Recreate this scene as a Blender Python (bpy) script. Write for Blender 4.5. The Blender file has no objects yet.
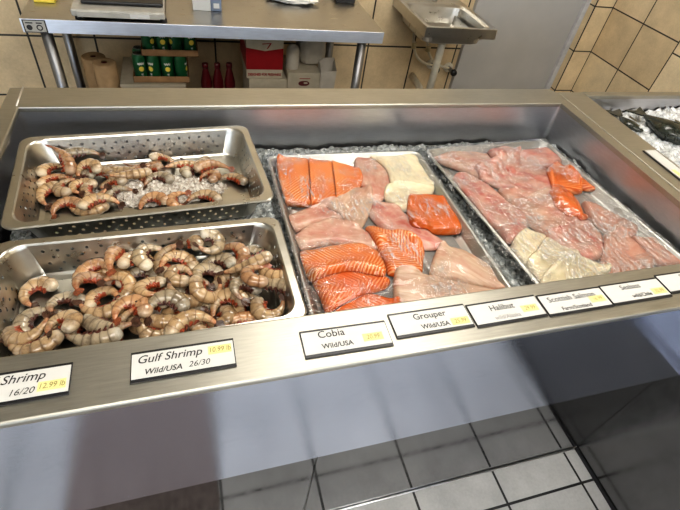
import bpy, bmesh, math, random
import numpy as np
from mathutils import Vector, Matrix, noise
from mathutils.geometry import delaunay_2d_cdt

random.seed(7); RNG = np.random.default_rng(7)
SC = bpy.context.scene
COL = SC.collection
RZ = 0.9009                       # height of the counter rim above the floor; z below is measured from the rim
PI = math.pi

# ------------------------------------------------------------------ camera
CAMP = np.array([0.3978, -0.4446, 0.6106]); ROT = (0.7885, -0.1304, -0.2683); FPX = 457.79
cam = bpy.data.objects.new('camera', bpy.data.cameras.new('camera')); COL.objects.link(cam)
cam.location = (CAMP[0], CAMP[1], CAMP[2] + RZ); cam.rotation_euler = ROT
cam.data.sensor_width = 36; cam.data.sensor_fit = 'HORIZONTAL'; cam.data.lens = FPX / 680 * 36
cam.data.clip_start = 0.02
SC.camera = cam
_M = np.array(cam.rotation_euler.to_matrix())
def ray(u, v): return _M @ np.array([(u - 340) / FPX, -(v - 255) / FPX, -1.0])
def onz(u, v, z): d = ray(u, v); return CAMP + d * (z - CAMP[2]) / d[2]
def ony(u, v, y): d = ray(u, v); return CAMP + d * (y - CAMP[1]) / d[1]

# ------------------------------------------------------------------ materials
class NT:
    def __init__(s, name):
        s.m = bpy.data.materials.new(name); s.m.use_nodes = True; s.t = s.m.node_tree
        s.b = s.t.nodes['Principled BSDF']; s.out = s.t.nodes['Material Output']
    def n(s, typ, **kw):
        nd = s.t.nodes.new(typ)
        for k, v in kw.items():
            if k in nd.inputs: nd.inputs[k].default_value = v
            else: setattr(nd, k, v)
        return nd
    def l(s, a, b): s.t.links.new(a, b)
    def set(s, **kw):
        for k, v in kw.items(): s.b.inputs[k.replace('_', ' ')].default_value = v
    def coord(s, kind='Object'): return s.n('ShaderNodeTexCoord').outputs[kind]
    def mapping(s, vec, scale=(1, 1, 1), rot=(0, 0, 0), loc=(0, 0, 0)):
        m = s.n('ShaderNodeMapping'); m.inputs['Scale'].default_value = scale; m.inputs['Rotation'].default_value = rot; m.inputs['Location'].default_value = loc
        s.l(vec, m.inputs['Vector']); return m.outputs[0]
    def noise(s, vec, scale, detail=3, rough=.5, dist=0):
        n = s.n('ShaderNodeTexNoise'); n.inputs['Scale'].default_value = scale; n.inputs['Detail'].default_value = detail
        n.inputs['Roughness'].default_value = rough; n.inputs['Distortion'].default_value = dist
        if vec is not None: s.l(vec, n.inputs['Vector'])
        return n.outputs['Fac']
    def ramp(s, fac, stops):
        r = s.n('ShaderNodeValToRGB'); e = r.color_ramp.elements
        while len(e) < len(stops): e.new(.5)
        for i, (p, c) in enumerate(stops):
            e[i].position = p; e[i].color = (c, c, c, 1) if isinstance(c, (int, float)) else (*c, 1)
        s.l(fac, r.inputs['Fac']); return r.outputs['Color']
    def math(s, op, a, b=0.0, c=None):
        m = s.n('ShaderNodeMath'); m.operation = op
        for i, x in enumerate((a, b) if c is None else (a, b, c)):
            if isinstance(x, (int, float)): m.inputs[i].default_value = x
            else: s.l(x, m.inputs[i])
        return m.outputs[0]
    def mix(s, fac, a, b, blend='MIX'):
        m = s.n('ShaderNodeMix'); m.data_type = 'RGBA'; m.blend_type = blend
        for k, x in ((0, fac), (6, a), (7, b)):
            if isinstance(x, (int, float)): m.inputs[k].default_value = x
            elif isinstance(x, tuple): m.inputs[k].default_value = (*x, 1)
            else: s.l(x, m.inputs[k])
        return m.outputs[2]
    def bump(s, h, strength=.3, dist=.002):
        b = s.n('ShaderNodeBump'); b.inputs['Strength'].default_value = strength; b.inputs['Distance'].default_value = dist
        s.l(h, b.inputs['Height']); s.l(b.outputs[0], s.b.inputs['Normal']); return b.outputs[0]
    def sep(s, vec): 
        n = s.n('ShaderNodeSeparateXYZ'); s.l(vec, n.inputs[0]); return n.outputs

def plain(name, c, rough=.5, metal=0, spec=.5, noise_amt=.12, nscale=30, bump=0):
    m = NT(name); m.set(Roughness=rough, Metallic=metal); m.b.inputs['Specular IOR Level'].default_value = spec
    f = m.noise(m.coord(), nscale, 4)
    d = tuple(x * (1 - noise_amt) for x in c); b = tuple(min(1, x * (1 + noise_amt)) for x in c)
    m.l(m.ramp(f, [(.3, d), (.7, b)]), m.b.inputs['Base Color'])
    if bump: m.bump(f, bump, .002)
    return m.m

def steel(name, c=(.56, .55, .52), rough=.3, brush=(3, 90, 90), scratch=True, dark=.0, var=.08, bump=.04, pos=True):
    m = NT(name); m.set(Metallic=1.0)
    v = m.n('ShaderNodeNewGeometry').outputs['Position'] if pos else m.coord()
    n1 = m.noise(m.mapping(v, brush), 12, 4, .6)
    n2 = m.noise(v, 5, 3)
    r = m.math('ADD', m.math('MULTIPLY', n1, .16), rough - .08)
    if scratch:
        w1 = m.noise(m.mapping(v, (14, 260, 100), (0, 0, .5)), 5, 2)
        w2 = m.noise(m.mapping(v, (260, 10, 100), (0, 0, .35)), 5, 2)
        sc = m.math('ADD', m.math('GREATER_THAN', w1, .68), m.math('GREATER_THAN', w2, .68))
        r = m.math('ADD', r, m.math('MULTIPLY', sc, .1))
    m.l(r, m.b.inputs['Roughness'])
    k = m.math('ADD', m.math('MULTIPLY', n1, .5), m.math('MULTIPLY', n2, .5))
    m.l(m.ramp(k, [(.25, tuple(x * (1 - var * 2) for x in c)), (.75, tuple(x * (1 + var) for x in c))]), m.b.inputs['Base Color'])
    m.bump(n1, bump, .001)
    return m.m

def tile_mat(name, axes, w, h, px, pz, c1, c2, grout, mortar=.004, rough=.45, offset=0.0):
    m = NT(name); P = m.sep(m.n('ShaderNodeNewGeometry').outputs['Position'])
    cb = m.n('ShaderNodeCombineXYZ')
    m.l(m.math('ADD', P[axes[0]], 20 * w - px), cb.inputs[0]); m.l(m.math('ADD', P[axes[1]], 20 * h - pz), cb.inputs[1])
    b = m.n('ShaderNodeTexBrick'); b.offset = offset; b.squash = 1
    b.inputs['Scale'].default_value = 1; b.inputs['Brick Width'].default_value = w; b.inputs['Row Height'].default_value = h
    b.inputs['Mortar Size'].default_value = mortar; b.inputs['Mortar Smooth'].default_value = .1; b.inputs['Bias'].default_value = 0
    b.inputs['Color1'].default_value = (*c1, 1); b.inputs['Color2'].default_value = (*c2, 1); b.inputs['Mortar'].default_value = (*grout, 1)
    m.l(cb.outputs[0], b.inputs['Vector'])
    pos = m.n('ShaderNodeNewGeometry').outputs['Position']
    n = m.noise(pos, 9, 5, .6); n2 = m.noise(pos, 120, 3, .6)
    f = m.math('ADD', m.math('MULTIPLY', n, .7), m.math('MULTIPLY', n2, .3))
    m.l(m.mix(.55, b.outputs['Color'], m.ramp(f, [(.3, .45), (.68, 1.0)]), 'MULTIPLY'), m.b.inputs['Base Color'])
    m.set(Roughness=rough); m.bump(m.math('SUBTRACT', 1, b.outputs['Fac']), .4, .003)
    return m.m

def salmon_mat(name, deep, pale, freq=150, amount=.8, chev=.9):
    m = NT(name); uv = m.sep(m.coord('UV'))
    pos = m.n('ShaderNodeNewGeometry').outputs['Position']
    nz = m.noise(pos, 28, 3)
    a = m.math('MULTIPLY', m.math('ABSOLUTE', uv[1]), chev)
    ph = m.math('ADD', m.math('ADD', uv[0], a), m.math('MULTIPLY', nz, .012))
    w = m.math('ADD', m.math('MULTIPLY', m.math('SINE', m.math('MULTIPLY', ph, freq * 2 * PI)), .5), .5)
    big = m.noise(pos, 14, 3)
    fac = m.math('MULTIPLY', m.ramp(w, [(.45, 0.0), (.85, 1.0)]), m.math('MULTIPLY', m.ramp(big, [(.35, .25), (.6, 1.0)]), amount))
    base = m.mix(m.noise(pos, 20, 4), deep, tuple(min(1, x * 1.25) for x in deep))
    m.l(m.mix(fac, base, pale), m.b.inputs['Base Color'])
    m.set(Roughness=.24); m.b.inputs['Subsurface Weight'].default_value = .15
    m.b.inputs['Subsurface Radius'].default_value = (.02, .008, .004); m.b.inputs['Subsurface Scale'].default_value = .3
    m.bump(m.math('ADD', w, m.noise(pos, 90, 3)), .25, .0015)
    return m.m

def flesh_mat(name, c, red, pale, streak=.6, rough=.26, grain=(30, 90)):
    m = NT(name); uv = m.coord('UV'); pos = m.n('ShaderNodeNewGeometry').outputs['Position']
    U = m.sep(uv)
    st = m.noise(m.mapping(uv, (grain[0], grain[1], 1)), 1.0, 4, .6, .6)
    bl = m.noise(pos, 26, 5, .62, .8)
    mid = m.ramp(m.math('ABSOLUTE', U[1]), [(0, 1.0), (.022, 0.0)])
    f = m.math('ADD', m.math('MULTIPLY', m.ramp(bl, [(.42, 0.0), (.7, 1.0)]), streak), m.math('MULTIPLY', mid, streak * .5))
    c1 = m.mix(m.ramp(st, [(.35, 0.0), (.68, 1.0)]), c, pale)
    cf = m.n('ShaderNodeClamp'); m.l(f, cf.inputs[0])
    m.l(m.mix(cf.outputs[0], c1, red), m.b.inputs['Base Color'])
    m.set(Roughness=rough); m.b.inputs['Subsurface Weight'].default_value = .15
    m.b.inputs['Subsurface Radius'].default_value = (.02, .009, .007); m.b.inputs['Subsurface Scale'].default_value = .3
    m.bump(m.math('ADD', st, bl), .35, .002)
    return m.m

def shrimp_mat(name, tan, dark, white):
    m = NT(name); uv = m.sep(m.coord('UV')); pos = m.coord('Object')
    u, v = uv[0], uv[1]
    fr = m.math('FRACT', m.math('MULTIPLY', u, 6.6))
    rnd = m.n('ShaderNodeObjectInfo').outputs['Random']
    band = m.ramp(fr, [(0, .75), (.12, .1), (.6, .0), (.86, .35), (.95, 1.0)])
    nz = m.noise(pos, 160, 4, .6)
    nb = m.noise(pos, 60, 3)
    col = m.mix(m.math('MULTIPLY', band, .62), m.mix(nz, tan, tuple(x * 1.35 for x in tan)), dark)
    spk = m.ramp(nz, [(.52, 0.0), (.72, .55)])
    col = m.mix(spk, col, dark)
    vent = m.ramp(v, [(.0, .75), (.35, .1), (.5, 0.0), (.65, .1), (1, .75)])
    col = m.mix(m.math('MULTIPLY', vent, .25), col, white)
    back = m.ramp(v, [(.5, .55), (.62, .25), (.75, 0.0)])
    col = m.mix(m.math('MULTIPLY', back, m.ramp(nb, [(.35, .3), (.65, 1.0)])), col, tuple(x * 1.5 for x in dark))
    hd = m.math('MULTIPLY', m.ramp(u, [(0, .9), (.05, .6), (.16, 0.0)]), m.math('ADD', .45, m.math('MULTIPLY', rnd, .5)))
    col = m.mix(hd, col, white)
    tl = m.ramp(u, [(.80, 0.0), (1, .8)])
    col = m.mix(m.math('MULTIPLY', tl, m.ramp(nb, [(.3, .4), (.7, 1.0)])), col, (.42, .12, .05))
    col = m.mix(1.0, col, m.ramp(rnd, [(0, (.85, .82, .78)), (.5, (1.1, 1.06, 1.0)), (1, (1.3, 1.2, 1.05))]), 'MULTIPLY')
    blot = m.ramp(m.noise(pos, 45, 4, .65), [(.48, 0.0), (.66, .5)]); col = m.mix(blot, col, dark)
    m.l(col, m.b.inputs['Base Color']); m.set(Roughness=.2)
    m.b.inputs['Subsurface Weight'].default_value = .2; m.b.inputs['Subsurface Radius'].default_value = (.012, .009, .006); m.b.inputs['Subsurface Scale'].default_value = .3
    m.b.inputs['Coat Weight'].default_value = .7; m.b.inputs['Coat Roughness'].default_value = .06
    m.bump(m.math('ADD', band, m.math('MULTIPLY', nz, .5)), .22, .0012)
    return m.m

def ice_mat(name, lo, hi, scale=110):
    m = NT(name); pos = m.n('ShaderNodeNewGeometry').outputs['Position']
    vo = m.n('ShaderNodeTexVoronoi'); vo.inputs['Scale'].default_value = scale; m.l(pos, vo.inputs['Vector'])
    n = m.noise(pos, 60, 5, .7)
    col = m.mix(m.ramp(vo.outputs['Color'], [(.2, 0.0), (.95, 1.0)]), lo, hi)
    col = m.mix(m.ramp(n, [(.62, 0.0), (.74, .9)]), col, (.95, .97, .98))
    m.l(col, m.b.inputs['Base Color']); m.set(Roughness=.12)
    m.b.inputs['Coat Weight'].default_value = .5
    m.bump(m.math('ADD', vo.outputs['Distance'], n), .6, .006)
    return m.m

def film_mat(name, dense=.5, gain=1.7, streak=.3, mirror=.2):
    """clear film: passes light, mirrors it at grazing angles, and sparse sharp wrinkles catch the lamps and carry painted white glints"""
    m = NT(name); t = m.t; t.nodes.remove(m.b)
    pos = m.n('ShaderNodeNewGeometry').outputs['Position']
    def ridge(vec, w, dist=.5, det=1.5):
        n = m.noise(vec, 1.0, det, .5, dist); return m.ramp(m.math('ABSOLUTE', m.math('SUBTRACT', n, .5)), [(0, 1.0), (w, 0.0)])
    r1 = ridge(m.mapping(pos, (14, 95, 40), (0, 0, .55)), .05)
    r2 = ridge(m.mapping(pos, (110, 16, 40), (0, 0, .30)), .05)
    r3 = ridge(m.mapping(pos, (60, 60, 40)), .06, 1.4)
    a1 = m.ramp(m.noise(pos, 11, 2), [(dense, 0.0), (dense + .12, 1.0)])
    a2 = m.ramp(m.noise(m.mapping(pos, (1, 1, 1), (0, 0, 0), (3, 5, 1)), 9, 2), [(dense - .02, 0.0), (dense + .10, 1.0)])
    w = m.math('ADD', m.math('MULTIPLY', m.math('MAXIMUM', r1, r3), a1), m.math('MULTIPLY', m.math('MAXIMUM', r2, m.math('MULTIPLY', r3, .7)), a2))
    soft = m.noise(pos, 22, 2)
    h = m.math('ADD', w, m.math('MULTIPLY', soft, .3))
    bp = m.n('ShaderNodeBump'); bp.inputs['Strength'].default_value = .8; bp.inputs['Distance'].default_value = .0032; m.l(h, bp.inputs['Height'])
    lw = m.n('ShaderNodeFresnel'); lw.inputs['IOR'].default_value = 1.45; m.l(bp.outputs[0], lw.inputs['Normal'])
    fc = m.n('ShaderNodeClamp'); m.l(m.math('ADD', m.math('MULTIPLY', lw.outputs[0], gain), m.math('MULTIPLY', w, mirror)), fc.inputs[0])
    tr = m.n('ShaderNodeBsdfTransparent'); tr.inputs[0].default_value = (.99, .99, .99, 1)
    gl = m.n('ShaderNodeBsdfGlossy'); gl.inputs['Roughness'].default_value = .08; gl.inputs[0].default_value = (1, 1, 1, 1); m.l(bp.outputs[0], gl.inputs['Normal'])
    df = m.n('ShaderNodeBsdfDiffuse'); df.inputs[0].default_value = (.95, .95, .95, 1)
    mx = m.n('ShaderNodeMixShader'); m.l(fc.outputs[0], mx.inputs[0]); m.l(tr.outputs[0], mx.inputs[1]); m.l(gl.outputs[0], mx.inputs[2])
    m2 = m.n('ShaderNodeMixShader'); m.l(m.math('ADD', m.math('MULTIPLY', w, .07), m.math('MULTIPLY', m.math('MULTIPLY', r2, a2), streak)), m2.inputs[0]); m.l(mx.outputs[0], m2.inputs[1]); m.l(df.outputs[0], m2.inputs[2])  # white diffuse on the folds, glint streaks painted in with it
    m.l(m2.outputs[0], m.out.inputs['Surface'])
    return m.m

MT = {}
MT['rim'] = steel('brushed steel rim', (.475, .46, .41), .42, (2, 30, 30), var=.14)
MT['well'] = steel('well steel', (.60, .60, .63), .33, (3, 3, 20), scratch=False)
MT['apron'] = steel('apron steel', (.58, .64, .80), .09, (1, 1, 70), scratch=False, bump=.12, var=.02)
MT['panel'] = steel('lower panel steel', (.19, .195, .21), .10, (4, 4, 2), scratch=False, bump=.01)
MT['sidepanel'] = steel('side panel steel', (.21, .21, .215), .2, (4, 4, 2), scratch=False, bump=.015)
MT['pan'] = steel('pan steel', (.56, .54, .49), .30, (2, 3, 3), scratch=False, bump=.02)
MT['alu'] = steel('aluminium tray', (.52, .52, .50), .4, (2, 6, 6))
MT['table'] = steel('table steel', (.50, .48, .45), .30, (2, 20, 20), scratch=False)
MT['tableedge_lit'] = steel('lit table edge steel', (.82, .88, 1.0), .5, (2, 10, 10), scratch=False)  # cool shopfront reflection put into the edge colour
MT['leg'] = steel('leg steel', (.28, .28, .29), .35, (6, 6, 2), scratch=False)
MT['sink'] = steel('sink steel', (.60, .58, .54), .3, (2, 3, 3), scratch=False, bump=.01)
MT['weld'] = plain('weld bead', (.75, .74, .72), .35, .9)
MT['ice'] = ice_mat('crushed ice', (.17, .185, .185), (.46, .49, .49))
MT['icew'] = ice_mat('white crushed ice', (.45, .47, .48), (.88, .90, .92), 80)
MT['slush'] = ice_mat('slush ice', (.36, .31, .26), (.72, .68, .62), 150)
MT['salmon'] = salmon_mat('salmon flesh', (.62, .125, .018), (.90, .46, .20), 105, 1.1)
MT['salmon2'] = salmon_mat('salmon flesh deep', (.56, .095, .013), (.84, .33, .12), 105, .9)
MT['salmon3'] = salmon_mat('salmon flesh red', (.54, .105, .013), (.72, .25, .07), 120, .35)
MT['pink'] = flesh_mat('pink fish flesh', (.56, .335, .25), (.54, .17, .13), (.72, .50, .39), .6)
MT['pink2'] = flesh_mat('rosy fish flesh', (.58, .31, .25), (.52, .12, .10), (.72, .46, .37), .75)
MT['tanpink'] = flesh_mat('tan pink fish flesh', (.53, .35, .25), (.50, .22, .16), (.70, .53, .40), .45, grain=(12, 120))
MT['tuna'] = flesh_mat('smooth pink steak', (.56, .28, .21), (.50, .19, .14), (.66, .38, .29), .4, grain=(40, 60))
MT['white'] = flesh_mat('white fish flesh', (.78, .67, .45), (.72, .56, .35), (.88, .81, .60), .3, grain=(25, 70))
MT['shrimp'] = [shrimp_mat('shrimp shell tan', (.37, .265, .155), (.10, .052, .025), (.58, .54, .46)),
                shrimp_mat('shrimp shell grey', (.32, .265, .185), (.085, .06, .04), (.55, .54, .49)),
                shrimp_mat('shrimp shell rust', (.38, .225, .12), (.14, .05, .02), (.58, .50, .40))]
MT['legs'] = plain('shrimp legs red', (.26, .05, .018), .3, 0, .5, .6, 160)
MT['legsd'] = plain('shrimp legs dark', (.09, .03, .02), .3, 0, .5, .6, 160)
MT['tailr'] = plain('shrimp tail rust', (.24, .07, .03), .28, 0, .5, .5, 130)
MT['taild'] = plain('shrimp tail dark', (.075, .034, .02), .28, 0, .5, .5, 130)
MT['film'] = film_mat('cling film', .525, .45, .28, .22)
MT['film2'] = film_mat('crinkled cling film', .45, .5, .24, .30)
MT['black'] = plain('black plastic', (.012, .012, .014), .4)
MT['card'] = plain('white card', (.60, .60, .585), .45, 0, .5, .02)
MT['ink'] = plain('black ink', (.02, .02, .022), .6)
MT['inkgrey'] = plain('faded ink', (.30, .29, .28), .6)
MT['yellow'] = plain('yellow highlighter paper', (.72, .65, .30), .55, 0, .3, .05)
MT['pencil'] = plain('pencil ink', (.24, .21, .06), .6)
MT['white_plastic'] = plain('white plastic pipe', (.72, .68, .58), .35)
MT['hose'] = plain('pale hose', (.60, .55, .44), .45)
MT['brass'] = plain('valve metal', (.50, .42, .26), .35, .8)
MT['kraft'] = plain('kraft paper', (.36, .24, .13), .75, 0, .3, .2, 20)
MT['cardboard'] = plain('cardboard', (.34, .20, .10), .75, 0, .3, .2, 15)
MT['green'] = plain('green can', (.010, .10, .035), .3, .3)
MT['canlid'] = plain('can lid aluminium', (.6, .62, .6), .3, 1)
MT['cream'] = plain('cream card', (.46, .41, .32), .65, 0, .3, .08)
MT['redcard'] = plain('red card', (.26, .007, .011), .5, 0, .4, .06)
MT['redpl'] = plain('red plastic', (.10, .004, .008), .3)
MT['reddark'] = plain('dark red inside', (.10, .01, .012), .6)
MT['paper'] = plain('white paper', (.52, .48, .42), .7, 0, .3, .08, 25, .3)
MT['whitebag'] = plain('white plastic bag', (.82, .80, .74), .35, 0, .5, .06, 40, .4)
MT['padyellow'] = plain('yellow pad', (.85, .68, .10), .5, 0, .4, .04)
MT['grey_paint'] = plain('grey painted door', (.40, .395, .39), .42, 0, .45, .05, 6)
MT['frame_grey'] = plain('light grey door frame', (.48, .48, .49), .4)
MT['scalegrey'] = plain('grey plastic', (.40, .39, .36), .35)
MT['blue'] = plain('blue grey label', (.16, .20, .28), .5)
MT['plaster'] = plain('white plaster', (.70, .69, .66), .8, 0, .2, .05, 4)
MT['ceil'] = plain('ceiling', (.62, .60, .55), .9, 0, .2, .05, 3)
MT['fishblack'] = plain('black fish skin', (.02, .024, .018), .22, 0, .6, .6, 90, .3)
MT['fishbelly'] = plain('pale fish belly', (.55, .53, .48), .3, 0, .5, .3, 60)
MT['fishred'] = plain('red fish skin', (.50, .16, .10), .3, 0, .5, .4, 70)
MT['mat'] = plain('reflection mat', (.21, .17, .155), .7, 0, .2, .3, 60)  # brown of the unseen mat added for the apron reflection
MT['meshmat'] = None
def _mesh_mat():
    m = NT('perforated drain mat'); P = m.sep(m.n('ShaderNodeNewGeometry').outputs['Position'])
    a = m.math('SINE', m.math('MULTIPLY', m.math('ADD', P[0], P[1]), 2 * PI / .0075)); b = m.math('SINE', m.math('MULTIPLY', m.math('SUBTRACT', P[0], P[1]), 2 * PI / .0075))
    h = m.math('MULTIPLY', a, b)
    m.l(m.ramp(h, [(.35, (.34, .34, .33)), (.6, (.07, .07, .07))]), m.b.inputs['Base Color'])
    m.set(Roughness=.45, Metallic=.5); m.bump(h, .4, .002); return m.m
MT['meshmat'] = _mesh_mat()
def _emit(name, c, s):
    m = NT(name); m.b.inputs['Base Color'].default_value = (.8, .8, .8, 1)
    m.b.inputs['Emission Color'].default_value = (*c, 1); m.b.inputs['Emission Strength'].default_value = s; return m.m
MT['lamp'] = _emit('light diffuser', (1.0, .95, .86), 13)
MT['tile_back'] = tile_mat('beige wall tile', (0, 2), .272, .28, -.279, RZ - .318, (.78, .62, .40), (.70, .55, .35), (.03, .025, .02), .0045)
MT['tile_right'] = tile_mat('beige wall tile right', (1, 2), .255, .25, 1.384, RZ - .028, (.82, .67, .44), (.68, .53, .33), (.04, .03, .022), .0035)
MT['tile_right_pale'] = tile_mat('pale wall tile right', (1, 2), .255, .25, 1.384, RZ - .079, (.92, .77, .53), (.86, .70, .47), (.04, .03, .022), .0035)
MT['tile_step'] = tile_mat('beige wall tile step', (0, 2), 5, .25, 0.4, RZ - .028, (.82, .66, .43), (.74, .59, .37), (.04, .03, .022), .0035)
MT['tile_floor'] = tile_mat('grey floor tile', (0, 1), .29, .29, .947, -.182, (.53, .525, .515), (.47, .465, .46), (.015, .015, .015), .0042, .35)

# ------------------------------------------------------------------ object helpers
def link(name, me, m=None, parent=None, smooth=False):
    if m is not None:
        for x in (m if isinstance(m, (list, tuple)) else [m]): me.materials.append(x)
    if smooth:
        for p in me.polygons: p.use_smooth = True
    o = bpy.data.objects.new(name, me); COL.objects.link(o)
    if parent is not None: o.parent = parent
    return o
def from_bm(name, bm, m=None, parent=None, smooth=False):
    bmesh.ops.recalc_face_normals(bm, faces=bm.faces[:])
    me = bpy.data.meshes.new(name); bm.to_mesh(me); bm.free()
    return link(name, me, m, parent, smooth)
def thing(name, label, cat, group=None, loc=(0, 0, 0), rz=0):
    o = bpy.data.objects.new(name, None); COL.objects.link(o); o.empty_display_size = .02
    o.location = loc; o.rotation_euler = (0, 0, rz)
    return tag(o, label, cat, group)
def tag(o, label, cat, group=None, kind=None):
    o['label'] = label; o['category'] = cat
    if group: o['group'] = group
    if kind: o['kind'] = kind
    return o
def struct(o, label=None):
    o['kind'] = 'structure'
    if label: o['label'] = label
    return o
def bbox(bm, x0, x1, y0, y1, z0, z1, bev=0, seg=2, mi=0):
    """add a box (z from the rim), optionally bevelled"""
    vs = [bm.verts.new((x, y, z + RZ)) for z in (z0, z1) for y in (y0, y1) for x in (x0, x1)]
    fs = [bm.faces.new([vs[i] for i in f]) for f in ((0, 2, 3, 1), (4, 5, 7, 6), (0, 1, 5, 4), (2, 6, 7, 3), (0, 4, 6, 2), (1, 3, 7, 5))]
    for f in fs: f.material_index = mi
    if bev:
        es = {e for f in fs for e in f.edges}
        bmesh.ops.bevel(bm, geom=list(es), offset=bev, segments=seg, affect='EDGES', profile=.5)
def box(name, x0, x1, y0, y1, z0, z1, m, parent=None, bev=0, smooth=False):
    bm = bmesh.new(); bbox(bm, x0, x1, y0, y1, z0, z1, bev); return from_bm(name, bm, m, parent, smooth)
def tube_bm(bm, pts, rad, n=10, caps=True):
    pts = [Vector(p) for p in pts]; rings = []
    for i, p in enumerate(pts):
        d = (pts[min(i + 1, len(pts) - 1)] - pts[max(i - 1, 0)]).normalized()
        a = d.orthogonal().normalized() if i == 0 else (a - d * a.dot(d)).normalized()
        b = d.cross(a); r = rad[i] if isinstance(rad, (list, tuple)) else rad
        rings.append([bm.verts.new(p + (a * math.cos(2 * PI * k / n) + b * math.sin(2 * PI * k / n)) * r) for k in range(n)])
    for i in range(len(rings) - 1):
        for k in range(n): bm.faces.new((rings[i][k], rings[i][(k + 1) % n], rings[i + 1][(k + 1) % n], rings[i + 1][k]))
    if caps: bm.faces.new(rings[0][::-1]); bm.faces.new(rings[-1])
def tube(name, pts, rad, m, parent=None, n=12):
    bm = bmesh.new(); tube_bm(bm, [(p[0], p[1], p[2] + RZ) for p in pts], rad, n); return from_bm(name, bm, m, parent, True)
def lathe(name, prof, m, parent=None, n=20, loc=(0, 0, 0), caps=True):
    bm = bmesh.new(); rings = []
    for r, z in prof:
        rings.append([bm.verts.new((loc[0] + r * math.cos(2 * PI * k / n), loc[1] + r * math.sin(2 * PI * k / n), loc[2] + z)) for k in range(n)])
    for i in range(len(rings) - 1):
        for k in range(n): bm.faces.new((rings[i][k], rings[i][(k + 1) % n], rings[i + 1][(k + 1) % n], rings[i + 1][k]))
    if caps: bm.faces.new(rings[0][::-1]); bm.faces.new(rings[-1])
    return from_bm(name, bm, m, parent, True)
def quad(name, pts, m, parent=None, world=False):
    bm = bmesh.new(); bm.faces.new([bm.verts.new((p[0], p[1], p[2] + (0 if world else RZ))) for p in pts])
    return from_bm(name, bm, m, parent)
def text_mesh(s, size, align='CENTER', shear=0.0, bold=0.0):
    c = bpy.data.curves.new('lettering', 'FONT'); c.body = s; c.size = size; c.align_x = align; c.shear = shear; c.offset = bold
    c.resolution_u = 3
    o = bpy.data.objects.new('lettering', c); COL.objects.link(o)
    bpy.context.view_layer.update()
    me = bpy.data.meshes.new_from_object(o.evaluated_get(bpy.context.evaluated_depsgraph_get()))
    bpy.data.objects.remove(o); bpy.data.curves.remove(c); return me
def lettering(name, s, size, mat, parent, mtx, align='CENTER', shear=0.0, bold=0.0, sx=1.0):
    me = text_mesh(s, size, align, shear, bold); me.materials.clear()
    me.transform(Matrix.Scale(sx, 4, (1, 0, 0))); me.transform(mtx)
    return link(name, me, mat, parent)
def rrect(w, l, r, n=6, cx=0, cy=0):
    """rounded rectangle loop, centred, counter clockwise"""
    out = []
    for sx, sy, a0 in ((1, -1, -PI / 2), (1, 1, 0), (-1, 1, PI / 2), (-1, -1, PI)):
        for k in range(n + 1):
            a = a0 + PI / 2 * k / n
            out.append((cx + sx * (w / 2 - r) + r * math.cos(a), cy + sy * (l / 2 - r) + r * math.sin(a)))
    return out
def bridge(bm, loops, close_last=False):
    for A, B in zip(loops[:-1], loops[1:]):
        n = len(A)
        for k in range(n): bm.faces.new((A[k], A[(k + 1) % n], B[(k + 1) % n], B[k]))
    if close_last: bm.faces.new(loops[-1])

# ------------------------------------------------------------------ the room
W_, D_ = 1.5714, .7209
YB = 1.98
def wall_plane(name, pts, m, label=None):
    return struct(quad(name, pts, m), label)
CZ = 1.75                         # ceiling height above the rim
wall_plane('floor', [(-2.6, -4.2, -RZ), (2.9, -4.2, -RZ), (2.9, 2.0, -RZ), (-2.6, 2.0, -RZ)], MT['tile_floor'])
wall_plane('wall_back', [(-2.6, YB, -RZ), (2.647, YB, -RZ), (2.647, YB, CZ), (-2.6, YB, CZ)], MT['tile_back'])
bm = bmesh.new()
def q(bm, pts, mi=0):
    f = bm.faces.new([bm.verts.new((p[0], p[1], p[2] + RZ)) for p in pts]); f.material_index = mi
q(bm, [(2.647, YB, -RZ), (2.647, 1.89, -RZ), (2.647, 1.89, CZ), (2.647, YB, CZ)], 1)
q(bm, [(2.647, 1.89, -RZ), (2.776, 1.89, -RZ), (2.776, 1.89, CZ), (2.647, 1.89, CZ)], 1)
q(bm, [(2.776, 1.89, -RZ), (2.776, 1.384, -RZ), (2.776, 1.384, CZ), (2.776, 1.89, CZ)], 0)
q(bm, [(2.776, 1.384, -RZ), (2.776, -4.2, -RZ), (2.776, -4.2, CZ), (2.776, 1.384, CZ)], 2)
struct(from_bm('wall_right', bm, [MT['tile_right'], MT['tile_step'], MT['tile_right_pale']]))
# dark corner joints of the stepped wall
bm = bmesh.new(); bbox(bm, 2.6445, 2.649, 1.8875, 1.892, -RZ, CZ); struct(from_bm('trim_1', bm, MT['ink']))
bm = bmesh.new(); bbox(bm, 2.7735, 2.778, 1.8865, 1.891, -RZ, CZ); struct(from_bm('trim_2', bm, MT['ink']))
wall_plane('wall_left', [(-2.6, -4.2, -RZ), (-2.6, YB, -RZ), (-2.6, YB, CZ), (-2.6, -4.2, CZ)], MT['plaster'])
wall_plane('ceiling', [(-2.6, -4.2, CZ), (-2.6, YB, CZ), (2.9, YB, CZ), (2.9, -4.2, CZ)], MT['ceil'])
bm = bmesh.new()                  # shop front with wide openings to the daylight
for a in ((-2.6, 2.9, -RZ, -.35), (-2.6, 2.9, 1.35, CZ), (-2.6, -2.3, -.35, 1.35), (2.5, 2.9, -.35, 1.35), (0, .14, -.35, 1.35)):
    bbox(bm, a[0], a[1], -4.25, -4.15, a[2], a[3])
struct(from_bm('wall_front', bm, MT['plaster']))
# grey door with its frame strip
dr = struct(box('door_1', 1.9235, 2.615, YB - .03, YB - .002, -RZ, 1.15, MT['grey_paint'], None, .002))
struct(box('trim_3', 2.615, 2.6465, YB - .045, YB - .002, -RZ, 1.18, MT['frame_grey'], None, .002))
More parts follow.
